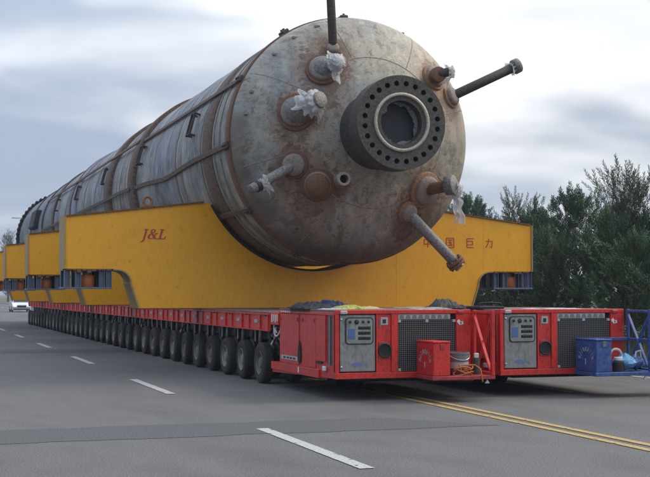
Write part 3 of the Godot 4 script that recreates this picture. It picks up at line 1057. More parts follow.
	obj("stub", b, M.rust, np[2])
	b = MB.new(); b.cyl(Vector3(4.36, 4.07, -.60), Vector3(4.49, 4.09, -.46), .21, -1, 28)
	obj("end_flange", b, M.pipe_grey, np[2])
	obj("plastic_film", hang(Vector3(4.60, 3.98, -.60), .22, .70, 5), M.film, np[2])
	obj("plastic_film", film(Vector3(4.66, 3.98, -.68), Vector3(.9, -.3, .2), .19, 23), M.film, np[2])
	np = nozzle_pad(t, 4.32, 6.50, .30, M.rust_bright)
	b = MB.new(); b.cyl(np[0], Vector3(4.30, 6.52, -.82), .17, -1, 20)
	obj("stub", b, M.rust, np[2])
	b = MB.new(); b.cyl(Vector3(4.33, 6.53, -.9), Vector3(4.56, 6.59, -.8), .10, -1, 16)
	obj("branch_pipe", b, M.pipe_dark, np[2])
	obj("plastic_film", film(Vector3(4.57, 6.58, -.8), Vector3(.95, .1, .2), .16, 29), M.film, np[2])
	np = nozzle_pad(t, 4.80, 6.12, .26, M.rust_bright)
	b = MB.new(); b.cyl(np[0], Vector3(6.32, 6.86, -1.2), .105, -1, 20)
	obj("pipe", b, M.pipe_dark, np[2])
	b = MB.new(); b.cyl(Vector3(6.30, 6.85, -1.2), Vector3(6.42, 6.91, -1.2), .17, -1, 20)
	obj("end_flange", b, M.pipe_grey, np[2])
	obj("plastic_film", film(Vector3(6.28, 6.84, -1.2), Vector3(.9, .42, 0), .15, 35), M.film, np[2])
	np = nozzle_pad(t, 3.68, 3.53, .24, M.rust_bright)
	b = MB.new(); b.cyl(np[0], Vector3(4.72, 2.365, -.8), .115, -1, 20)
	obj("pipe", b, M.pipe_grey, np[2])
	b = MB.new()
	for i in 8:
		var a := TAU * i / 8
		var e := Vector3(.67, -.74, .0).normalized()
		var u := Vector3(.74, .67, 0).normalized() * cos(a) + Vector3(0, 0, 1) * sin(a)
		b.cyl(Vector3(4.66, 2.43, -.8) + u * .16 - e * .1, Vector3(4.66, 2.43, -.8) + u * .16 + e * .1, .03, -1, 6)
	b.cyl(Vector3(4.62, 2.475, -.8), Vector3(4.655, 2.437, -.8), .20, -1, 24)
	b.cyl(Vector3(4.67, 2.42, -.8), Vector3(4.705, 2.382, -.8), .20, -1, 24)
	obj("end_flange", b, M.rust, np[2])
	b = MB.new(); b.cyl(Vector3(4.70, 2.385, -.8), Vector3(4.765, 2.315, -.77), .11, -1, 20, .02)
	obj("pipe_end", b, M.gasket, np[2])
	# far end: the bolted ring and the last cover
	b = MB.new()
	zring(b, -56.6, -56.15, R - .02, .17, 96)
	obj("end_ring", b, M.dark_steel, t)
	b = MB.new()
	for i in 60:
		var p := on_shell(i * 6.0, -56.6, R + .12)
		b.cyl(p, p + Vector3(0, 0, .9), .06, -1, 8)
		b.cyl(p + Vector3(0, 0, .5), p + Vector3(0, 0, .68), .10, -1, 6)
	obj("stud_ring", b, M.black, t).set_meta("kind", "stuff")
	b = MB.new()
	b.lathe([Vector2(0, -1.2), Vector2(1.4, -1.0), Vector2(2.3, -.5), Vector2(2.74, 0)], Transform3D(fwd.basis, Vector3(AX, AY, -56.6)), 64)
	obj("rear_head", b, tone[3], t)
	b = MB.new()
	var cv := on_shell(168, -45.5, R)
	b.box(Vector3(-.5, -.1, -1.3), Vector3(.5, .25, 1.3), .05, Transform3D(Basis(Vector3(0, 1, 0).cross(Vector3(0, 0, 1)), Vector3(0, 1, 0), Vector3(0, 0, 1)).rotated(Vector3(0, 0, 1), deg_to_rad(78)), cv))
	obj("black_cover", b, M.black, t)


# ---- trailer modules ---------------------------------------------------------------------------------------
var tyre_mesh: ArrayMesh
var rim_mesh: ArrayMesh

func wheel(parent: Node3D, x: float, z: float, face: float) -> void:
	if tyre_mesh == null:
		var ax := Transform3D(Basis(Vector3(0, 0, 1), Vector3.LEFT, Vector3.DOWN), Vector3.ZERO)    # local y towards -x, the outer face
		var b := MB.new()
		var w := .115
		b.lathe([Vector2(.225, -w + .02), Vector2(.30, -w), Vector2(.365, -w + .008), Vector2(.392, -w + .03), Vector2(.403, -w + .05), Vector2(.403, -.045), Vector2(.394, -.042), Vector2(.394, -.032), Vector2(.404, -.03), Vector2(.404, .03), Vector2(.394, .032), Vector2(.394, .042), Vector2(.403, .045), Vector2(.403, w - .05), Vector2(.392, w - .03), Vector2(.365, w - .008), Vector2(.30, w), Vector2(.225, w - .02)], ax, 36)
		tyre_mesh = b.mesh(Vector3.ZERO)
		b = MB.new()
		b.lathe([Vector2(.235, -.09), Vector2(.235, .09), Vector2(.228, .108), Vector2(.215, .10), Vector2(.205, .075), Vector2(.19, .03), Vector2(.15, .01), Vector2(.12, .015), Vector2(.105, .06), Vector2(.095, .09), Vector2(.0, .095)], ax, 28)
		for i in 10:
			var a := TAU * i / 10
			var p := Vector3(-.012, cos(a) * .155, sin(a) * .155)
			b.cyl(p, p + Vector3(-.03, 0, 0), .013, -1, 6, .002)
		rim_mesh = b.mesh(Vector3.ZERO)
	var o := MeshInstance3D.new()
	o.name = "wheel"
	o.mesh = tyre_mesh
	o.material_override = M.rubber if rng.randf() < .6 else M.rubber_dusty
	parent.add_child(o, true)
	o.position = Vector3(x, .404, z) - origin(parent)
	if face > 0: o.rotation.y = PI
	o.rotation.y += deg_to_rad(rng.randf_range(-2.2, 2.2))
	o.rotate_x(fposmod(x * 7.1 + z * 3.7, TAU))
	var r := MeshInstance3D.new()
	r.name = "rim"
	r.mesh = rim_mesh
	r.material_override = M.rim if rng.randf() < .55 else M.rim_dark
	o.add_child(r, true)

func module(n: int, label: String) -> Node3D:                                    # built at the left file's place, front axle line at z = 0
	var t := thing("trailer_module", label, "trailer", Vector3(1.215, 0, 0), "coupled red trailer modules under the girders")
	var zb := -1.4 * n + .72
	var zf := .66
	var b := MB.new()
	b.box(Vector3(.05, 1.385, zb), Vector3(2.38, 1.412, zf), .004)
	obj("deck", b, M.roof_dust, t)
	b = MB.new()
	b.box(Vector3(.75, .78, zb + .02), Vector3(1.68, 1.384, zf - .02), .02)
	b.box(Vector3(.10, 1.12, zb + .02), Vector3(2.33, 1.384, zf - .02), .01)
	obj("spine", b, M.dark_steel, t)
	for sd in [0.0, 1.0]:
		var x := .06 if sd == 0.0 else 2.37
		var o := -1.0 if sd == 0.0 else 1.0
		b = MB.new()
		b.box(Vector3(x - .02, 1.35, zb), Vector3(x + .02, 1.385, zf), .004)
		b.box(Vector3(x - .012 + o * -.02, 1.06, zb), Vector3(x + .012 + o * -.02, 1.35, zf), .003)
		b.box(Vector3(x - .03, 1.04, zb), Vector3(x + .03, 1.06, zf), .004)
		obj("side_beam", b, M.red, t)
		for i in n:
			var z := -1.4 * i
			b = MB.new()
			b.box(Vector3(x - .028, 1.062, z - .05), Vector3(x + .028, 1.349, z + .05), .006)
			b.box(Vector3(x - .022, 1.062, z + .55), Vector3(x + .022, 1.349, z + .60), .004)
			obj("stiffener", b, M.red, t)
			b = MB.new()                                                    # lashing eye pocket
			b.box(Vector3(x - .016 , 1.33, z + .28), Vector3(x + .016, 1.40, z + .44), .004)
			obj("lashing_pocket", b, M.black, t)
			b = MB.new()
			b.box(Vector3(x + o * .002 - .012, 1.19, z - .40), Vector3(x + o * .002 + .012, 1.25, z - .18), .002)
			var lb := obj("label_plate", b, M.grey_label, t)
			# strap plate hanging from the beam and hydraulic line, seen between the wheels
			b = MB.new()
			b.box(Vector3(x - .012 - o * .1, .80, z + .66), Vector3(x + .012 - o * .1, 1.05, z + .72), .003)
			obj("hanger", b, M.steel, t)
	for i in n:
		var z := -1.4 * i
		for bx in [.44, 1.99]:
			wheel(t, bx - .30, z, -1.0 if bx < 1 else -1.0)
			wheel(t, bx + .30, z, 1.0)
			b = MB.new()
			b.cyl(Vector3(bx - .28, .404, z), Vector3(bx + .28, .404, z), .085, -1, 12)
			b.bar(Vector3(bx, .404, z), Vector3(bx, .86, z - .38), .16, .2)
			b.bar(Vector3(bx, .86, z - .38), Vector3(bx, 1.13, z - .2), .2, .22)
			b.cyl(Vector3(bx, 1.06, z), Vector3(bx, 1.13, z), .3, -1, 20)
			var arm := obj("suspension_arm", b, M.dark_steel, t)
			b = MB.new()
			b.cyl(Vector3(bx, .55, z + .02), Vector3(bx, 1.08, z + .12), .045, -1, 10)
			obj("cylinder_rod", b, M.steel, arm)
	for sd in [.18, 2.25]:                                                         # hoses looping over the joint to the next module
		for k in 3:
			var path := []
			for i in 17:
				var u := i / 16.0
				path.append(Vector3(sd + .07 * sin(u * 14.0 + k * 2.0), .86 + .05 * k + .22 * sin(u * PI * 2.5 + k * .6) * (1.0 - .3 * u), zf - .36 + .62 * u))
			b = MB.new()
			b.tube(path, .016, 7)
			obj("hose", b, [M.black, M.wire, M.white_paint][k], t)
	return t

const ORDER := ["first", "second", "third", "fourth", "fifth", "sixth", "last"]

func trailers() -> void:
	var lens := [6, 4, 4, 4, 6, 6, 6]
	var proto := {}
	for f in 2:
		var at := 0.0
		for i in lens.size():
			var n: int = lens[i]
			var label := ("%s red trailer module of the near left file, counting back from the power pack" if f == 0 else "%s red trailer module of the hidden right file, counting back from the power pack") % ORDER[i]
			var p := Vector3(1.215 + 2.99 * f, 0, at)
			if not proto.has(n):
				proto[n] = module(n, label)
				proto[n].position = p
			else:
				dup(proto[n], p, label)
			at -= 1.4 * n


# ---- power packs ---------------------------------------------------------------------------------------------
func power_pack(s: int) -> void:
	var X := .087 + 2.99 * s
	var ZF := 4.464
	var t := thing("power_pack", "left red power pack box with steel control panel and a dark slot in its side" if s == 0 else "right red power pack box beside the blue lattice bracket", "power pack", Vector3(X + 1.215, .3, 2.6), "red power packs at the front of the trailer files")
	var b := MB.new()
	# body: the side leans in a little towards its foot at the front
	var poly := PackedVector2Array([Vector2(.70, .27), Vector2(4.38, .37), Vector2(4.38, 1.475), Vector2(1.22, 1.475), Vector2(1.22, .47), Vector2(.70, .47)])
	var side := Transform3D(Basis(Vector3(0, 0, 1), Vector3.UP, Vector3.LEFT), Vector3(X + 1.215, 0, 0))
	b.prism(poly, -1.19, 1.19, side)
	obj("body", b, M.red, t)
	b = MB.new()
	b.box(Vector3(X + .012, 1.452, 1.20), Vector3(X + 2.418, 1.492, ZF - .01), .006)
	obj("roof", b, M.roof_dust, t)
	for o in [0, 1]:                                                                 # the two long sides
		var xs := X if o == 0 else X + 2.43
		var g := -1.0 if o == 0 else 1.0
		var lo := func(d0: float, y0: float, z0: float, d1: float, y1: float, z1: float, ch := .006) -> MB:
			var m := MB.new()
			m.box(Vector3(minf(xs - g * d0, xs - g * d1), y0, z0), Vector3(maxf(xs - g * d0, xs - g * d1), y1, z1), ch)
			return m
		obj("side_panel", lo.call(.045, .49, 1.24, .008, 1.40, 2.42), M.red, t)
		obj("side_panel", lo.call(.045, .49, 2.60, .008, 1.40, 3.38), M.red, t)
		obj("side_door", lo.call(.045, .62, 3.42, .0, 1.40, 3.93), M.red, t)
		obj("top_rail", lo.call(.045, 1.405, 1.22, -.004, 1.455, 4.40), M.red, t)
		obj("skirt", lo.call(.04, .33, .72, -.012, .475, 3.6), M.red, t)
		obj("corner_post", lo.call(.045, .40, 4.30, .0, 1.452, 4.43), M.red, t)
		obj("corner_slot", lo.call(.045, .58, 3.99, .018, 1.39, 4.28), M.dark_steel, t)
		obj("slot_bar", lo.call(.03, .58, 4.09, .004, 1.39, 4.14), M.steel, t)
		obj("foot_slot", lo.call(.045, .58, 3.45, -.003, .615, 3.72), M.black, t)
		obj("label_plate", lo.call(.02, .555, 1.36, .002, .63, 2.36, .003), M.grey_label, t)
		for z in [1.5, 1.72, 1.9, 2.1]:
			obj("label_mark", lo.call(.012, .575, z, .0005, .61, z + .14, .001), M.black, t)
		obj("tape_mark", lo.call(.03, .36, 2.44, -.015, .46, 2.5, .002), M.white_paint, t)
		obj("side_lamp", lo.call(.02, .47, 3.82, -.02, .55, 3.96, .01), M.white_paint, t)
		# the pear-shaped lifting hole
		var pear := PackedVector2Array()
		for i in 20:
			var a := TAU * i / 20
			pear.append(Vector2(2.51 + cos(a) * .085 * (1.0 - .45 * sin(a)), .70 + sin(a) * .21 + .03))
		b = MB.new()
		b.prism(pear, 0, .012, Transform3D(Basis(Vector3(0, 0, 1), Vector3.UP, Vector3.LEFT), Vector3(xs + (.002 if o == 0 else .012 + .002), 0, 0)))
		obj("lifting_hole", b, M.void, t)
		for z in [1.3, 2.36, 2.66, 3.32]:
			obj("hinge", lo.call(.02, 1.27, z - .03, -.006, 1.33, z + .03, .004), M.red_dull, t)
	# front: frame members standing proud of the recessed panels
	var fr := func(x0: float, y0: float, x1: float, y1: float, d: float, ch := .006) -> MB:
		var m := MB.new()
		m.box(Vector3(X + x0, y0, ZF - .09), Vector3(X + x1, y1, ZF + d), ch)
		return m
	obj("frame_beam", fr.call(0, 1.43, 2.43, 1.496, 0), M.red, t)
	obj("frame_beam", fr.call(0, .365, 2.43, .465, 0), M.red, t)
	obj("frame_post", fr.call(0, .465, .062, 1.43, -.003), M.red, t)
	obj("frame_post", fr.call(.715, .465, .745, 1.43, -.003), M.red, t)
	obj("frame_post", fr.call(.985, .465, 1.10, 1.43, -.003), M.red, t)
	obj("frame_post", fr.call(2.165, .465, 2.43, 1.43, -.003), M.red, t)
	obj("port_panel", fr.call(.745, .465, .985, 1.43, -.03), M.red, t)
	obj("port_plate", fr.call(.758, .685, .972, .97, -.018), M.red_dull, t)
	b = MB.new()
	b.lathe([Vector2(.118, 0), Vector2(.118, .03), Vector2(.108, .036), Vector2(.10, .03), Vector2(.095, .004), Vector2(0, .002)], Transform3D(Basis(Vector3.RIGHT, Vector3(0, 0, 1), Vector3.DOWN), Vector3(X + .866, .827, ZF - .02)), 28)
	obj("round_port", b, M.black, t)
	obj("small_plate", fr.call(.80, 1.245, .93, 1.375, -.02, .004), M.grey_label, t)
	obj("latch", fr.call(.835, 1.275, .89, 1.34, -.008, .004), M.black, t)
	obj("cable_stub", fr.call(.775, 1.20, .79, 1.33, -.012, .004), M.steel, t)
	# control panel door
	obj("door_gap", fr.call(.062, .465, .715, 1.43, -.05), M.black, t)
	var door: MeshInstance3D = obj("control_door", fr.call(.078, .482, .70, 1.415, -.012, .012), M.steel, t)
	b = MB.new()
	rounded(b, X + .17, .93, X + .66, 1.375, .06, ZF - .013, ZF + .004)
	obj("bezel", b, M.black, door)
	b = MB.new()
	rounded(b, X + .187, .947, X + .643, 1.358, .05, ZF - .01, ZF + .0065)
	obj("instrument_plate", b, M.steel, door)
	b = MB.new()
	b.box(Vector3(X + .21, 1.02, ZF), Vector3(X + .335, 1.19, ZF + .012), .006)
	obj("screen", b, M.screen, door)
	for i in 4:
		b = MB.new()
		b.cyl(Vector3(X + [.25, .365, .48, .575][i], 1.30, ZF), Vector3(X + [.25, .365, .48, .575][i], 1.30, ZF + .022), [.024, .04, .022, .022][i], -1, 16)
		obj("gauge", b, M.black, door)
	for i in 3:
		b = MB.new()
		b.box(Vector3(X + .39, 1.175 - i * .085, ZF), Vector3(X + .61, 1.225 - i * .085, ZF + .010), .006)
		for k in 4:
			b.cyl(Vector3(X + .42 + k * .05, 1.20 - i * .085, ZF + .008), Vector3(X + .42 + k * .05, 1.20 - i * .085, ZF + .024), .013, -1, 8)
		obj("switch_row", b, M.black, door)
	# blue oval emblem with a word underneath, printed on the door
	b = MB.new()
	var ov := PackedVector2Array()
	for i in 20: ov.append(Vector2(X + .36 + cos(TAU * i / 20) * .075, .60 + sin(TAU * i / 20) * .035))
	b.prism(ov, ZF - .014, ZF - .009)
	M.emblem = mat(lin(.10, .16, .34), .5)
	obj("emblem", b, M.emblem, door)
	for k in 4:
		b = MB.new()
		b.box(Vector3(X + .45 + k * .03, .575, ZF - .014), Vector3(X + .468 + k * .03, .605 + .012 * (k % 2), ZF - .009), .001)
		obj("lettering", b, M.emblem, door)
	for y in [.56, 1.34]:
		b = MB.new()
		b.cyl(Vector3(X + .10, y, ZF - .02), Vector3(X + .10, y, ZF + .01), .018, -1, 10)
		obj("door_latch", b, M.chrome, door)
	# radiator grille
	obj("grille_recess", fr.call(1.10, .465, 2.165, 1.43, -.065), M.void, t)
	b = MB.new()
	var x := 1.125
	while x < 2.15:
		b.box(Vector3(X + x - .0035, .475, ZF - .034), Vector3(X + x + .0035, 1.335, ZF - .026), .001); x += .0345
	var y := .49
	while y < 1.33:
		b.box(Vector3(X + 1.105, y - .0035, ZF - .030), Vector3(X + 2.16, y + .0035, ZF - .022), .001); y += .0345
	obj("grille", b, M.wire, t).set_meta("kind", "stuff")
	obj("louvre_strip", fr.call(1.11, 1.335, 2.06, 1.425, -.02, .004), M.grey_label, t)
	for k in 8:
		b = MB.new()
		var cx := X + 1.175 + k * .115
		b.prism(PackedVector2Array([Vector2(cx - .045, 1.35), Vector2(cx + .045, 1.35), Vector2(cx + .022, 1.41), Vector2(cx - .022, 1.41)]), ZF - .021, ZF - .013)
		obj("louvre", b, M.wire, t)
	for gx in [1.135, 1.63, 2.13]:
		obj("grille_clip", fr.call(gx - .025, 1.285, gx + .025, 1.33, -.012, .004), M.grey_label, t)
	obj("grille_clip", fr.call(1.11, .475, 1.16, .52, -.012, .004), M.grey_label, t)
	b = MB.new()
	b.bar(Vector3(X + 2.19, 1.315, ZF + .0), Vector3(X + 2.245, 1.25, ZF + .0), .055, .006, Vector3(0, 0, 1), .001)
	b.bar(Vector3(X + 2.235, 1.262, ZF + .0), Vector3(X + 2.29, 1.275, ZF + .0), .05, .006, Vector3(0, 0, 1), .001)
	obj("sticker", b, M.white_paint, t)
	for c in [[.10, 1.44], [2.2, 1.435]]:
		obj("corner_lamp", fr.call(c[0] - .02, c[1] - .015, c[0] + .10, c[1] + .045, .03, .012), M.grey_label if c[0] < 1 else M.red_dull, t)
	for k in 9:
		b = MB.new()
		b.cyl(Vector3(X + .15 + k * .27, .415, ZF - .01), Vector3(X + .15 + k * .27, .415, ZF + .008), .012, -1, 6)
		obj("bolt", b, M.red_dull, t)
	# coupling head reaching back to the first axle line, striped white and red
	b = MB.new()
	b.box(Vector3(X - .02, 1.17, .70), Vector3(X + 2.45, 1.40, 1.215), .01)
	obj("coupling_beam", b, M.red, t)
	for k in 4:
		b = MB.new()
		b.box(Vector3(X - .028, 1.22 + .02 * (k % 2), .78 + k * .12), Vector3(X - .018, 1.37, .83 + k * .12), .002)
		obj("stripe", b, M.white_paint, t)
	for k in 5:
		b = MB.new()
		b.box(Vector3(X - .009, 1.415 + .006 * (k % 2), 1.35 + k * .13), Vector3(X - .002, 1.445, 1.42 + k * .13), .001)
		obj("lettering", b, M.white_paint, t)
	b = MB.new()
	b.box(Vector3(X + .7, .72, .3), Vector3(X + 1.7, 1.16, 1.21), .02)
	obj("drawbar", b, M.dark_steel, t)
	for k in 3:
		var path := []
		for i in 20:
			var u := i / 19.0
			path.append(Vector3(X + .08 + .05 * k + .04 * sin(u * 9.0), 1.08 - .1 * k + .13 * sin(u * 11.0 + k), 1.23 - .85 * u))
		b = MB.new()
		b.tube(path, .017, 8)
		obj("hose", b, [M.white_paint, M.wire, M.black][k], t)
	for wx in [1.02, 1.36]:
		wheel(t, X + wx, 1.62, -1.0)
	# underside
	b = MB.new()
	b.box(Vector3(X + .35, .30, 1.4), Vector3(X + 2.1, .40, 4.2), .03)
	obj("sump", b, M.black, t)

func rounded(b: MB, x0: float, y0: float, x1: float, y1: float, r: float, z0: float, z1: float) -> void:
	var p := arc(Vector2(x1 - r, y1 - r), r, 0, 90, 6) + arc(Vector2(x0 + r, y1 - r), r, 90, 180, 6) + arc(Vector2(x0 + r, y0 + r), r, 180, 270, 6) + arc(Vector2(x1 - r, y0 + r), r, 270, 360, 6)
	b.prism(PackedVector2Array(p), z0, z1)


# ---- tow brackets with their tool boxes -------------------------------------------------------------------
func tow_bracket(s: int) -> void:
	var X := 3.0 * s
	var m: Material = M.red if s == 0 else M.blue
	var word := "red" if s == 0 else "blue"
	var t := thing("tow_bracket", "%s lattice tow bracket with crossed braces on the front of the %s power pack" % [word, "left" if s == 0 else "right"], "bracket", Vector3(X + 2.1, .37, 4.85))
	var z0 := 4.475; var z1 := 5.22
	var b := MB.new()
	b.box(Vector3(X + 1.48, .365, z0), Vector3(X + 2.60, .43, z1), .008)
	obj("platform", b, M.red_dull if s == 0 else M.blue, t)
	var xr := X + 2.565
	var parts := [
		["post", Vector3(xr, .43, z1 - .03), Vector3(xr, 1.49, z1 - .03), .075], ["post", Vector3(xr, .43, z0 + .03), Vector3(xr, 1.49, z0 + .03), .06],
		["top_rail", Vector3(xr, 1.46, z0 + .06), Vector3(xr, 1.46, z1 - .068), .06], ["bottom_rail", Vector3(xr, .46, z0 + .06), Vector3(xr, .46, z1 - .068), .055],
		["brace", Vector3(xr - .018, 1.42, z0 + .05), Vector3(xr - .018, .50, z1 - .07), .05], ["brace", Vector3(xr + .022, .50, z0 + .05), Vector3(xr + .022, 1.42, z1 - .07), .05],
	]
	for p in parts:
		b = MB.new()
		b.bar(p[1], p[2], p[3], p[3] * .7)
		obj(p[0], b, m, t)
	if s == 1:
		b = MB.new()
		b.bar(Vector3(X + 1.86, .97, z0 + .05), Vector3(xr - .05, .97, z0 + .05), .06, .05)
		b.bar(Vector3(xr, .96, z0 + .06), Vector3(xr, .96, z1 - .06), .05, .05)
		obj("mid_rail", b, m, t)
		# the frame reaches on to the right
		for y in [.45, .98, 1.46]:
			b = MB.new()
			b.bar(Vector3(xr + .04, y, z1 - .03), Vector3(xr + .75, y, z1 - .03), .06, .05)
			obj("front_rail", b, m, t)
		b = MB.new()
		b.bar(Vector3(xr + .74, .40, z1 - .03), Vector3(xr + .74, 1.5, z1 - .03), .07, .06)
		obj("post", b, m, t)
		b = MB.new()
		b.box(Vector3(xr + .04, .37, z0), Vector3(xr + .78, .42, z1), .006)
		obj("platform", b, m, t)
	b = MB.new()
	b.prism(PackedVector2Array([Vector2(X + 2.42, .30), Vector2(X + 2.50, .30), Vector2(X + 2.46, .36)]), z1 - .04, z1 - .01)
	obj("hook", b, M.grey_label, t)
	# tool box
	var tb := thing("tool_box", "%s steel tool box with a pale arc of lettering on its side" % word, "tool box", Vector3(X + 1.65, .432, 4.84), "tool boxes on the tow brackets")
	var bm: Material = M.red if s == 0 else M.blue
	b = MB.new()
	b.box(Vector3(X + 1.505, .432, z0 + .03), Vector3(X + 1.80, .965, z1 - .02), .012)
	obj("body", b, bm, tb)
	b = MB.new()
	b.box(Vector3(X + 1.498, .966, z0 + .02), Vector3(X + 1.807, .993, z1 - .012), .006)
	obj("lid", b, bm, tb)
	b = MB.new()
	b.box(Vector3(X + 1.62, .86, z1 - .021), Vector3(X + 1.69, .955, z1 - .004), .004)
	obj("hasp", b, M.red_dull if s == 0 else M.jack_blue, tb)
	for i in 9:                                                                     # the arc of small characters
		var a := deg_to_rad(168.0 - 156.0 * i / 8)
		var c := Vector3(X + 1.503, .63 + sin(a) * .19, (z0 + z1) / 2 + .005 - cos(a) * -.22)
		var tan := Vector3(0, cos(a) * .19, sin(a) * .22).normalized()
		var rad := Vector3(0, sin(a), cos(a)).normalized()
		b = MB.new()
		for q in [[-.024, .026, .024, .026], [-.024, -.002, .024, -.002], [-.026, -.028, .026, -.028], [0, .03, 0, -.03], [-.02 + .01 * (i % 3), .028, -.022, -.028]]:
			b.bar(c + tan * q[0] + rad * q[1], c + tan * q[2] + rad * q[3], .011, .004, Vector3.RIGHT, .0005)
		obj("character", b, M.grey_label, tb)
	b = MB.new()
	b.box(Vector3(X + 1.500, .55, 4.83), Vector3(X + 1.506, .65, 4.855), .001)
	obj("character", b, M.grey_label, tb)


# ---- loose things on the packs and brackets ------------------------------------------------------------------
func cloth(x0: float, x1: float, z0: float, z1: float, y: float, h: float, sd: int) -> MB:       # a crumpled sheet lying in a heap
	var n := fnl(sd, 1.7, 3)
	var b := MB.new()
	var nx := 56; var nz := 44
	var g := []
	var P := func(i: int, j: int) -> Vector3:
		var u := float(i) / nx; var v := float(j) / nz
		var rim := sin(u * PI) * sin(v * PI)
		var a := atan2(v - .5, u - .5)
		var k := 1.0 + .28 * n.get_noise_2d(cos(a) * .6 + 5.0, sin(a) * .6)
		var x := (x0 + x1) / 2 + (u - .5) * (x1 - x0) * k
		var z := (z0 + z1) / 2 + (v - .5) * (z1 - z0) * k
		return Vector3(x, y + .004 + pow(rim, .42) * h * (.62 + .55 * n.get_noise_2d(x * .8, z * .8) - .45 * absf(n.get_noise_2d(x * 2.0, z * 2.0)) - .30 * absf(n.get_noise_2d(x * 5.0, z * 3.0 + 7.0))), z)
	var pts := []
	for i in nx + 1:
		for j in nz + 1: pts.append(P.call(i, j))
	var N := func(i: int, j: int) -> Vector3:
		var l = pts[maxi(i - 1, 0) * (nz + 1) + j]; var r = pts[mini(i + 1, nx) * (nz + 1) + j]
		var f = pts[i * (nz + 1) + maxi(j - 1, 0)]; var k = pts[i * (nz + 1) + mini(j + 1, nz)]
		return (k - f).cross(r - l).normalized()
	for i in nx:
		for j in nz:
			var a = pts[i * (nz + 1) + j]; var c = pts[(i + 1) * (nz + 1) + j]; var d = pts[(i + 1) * (nz + 1) + j + 1]; var e = pts[i * (nz + 1) + j + 1]
			b.tri(a, e, d, N.call(i, j), N.call(i, j + 1), N.call(i + 1, j + 1))
			b.tri(a, d, c, N.call(i, j), N.call(i + 1, j + 1), N.call(i + 1, j))
	return b

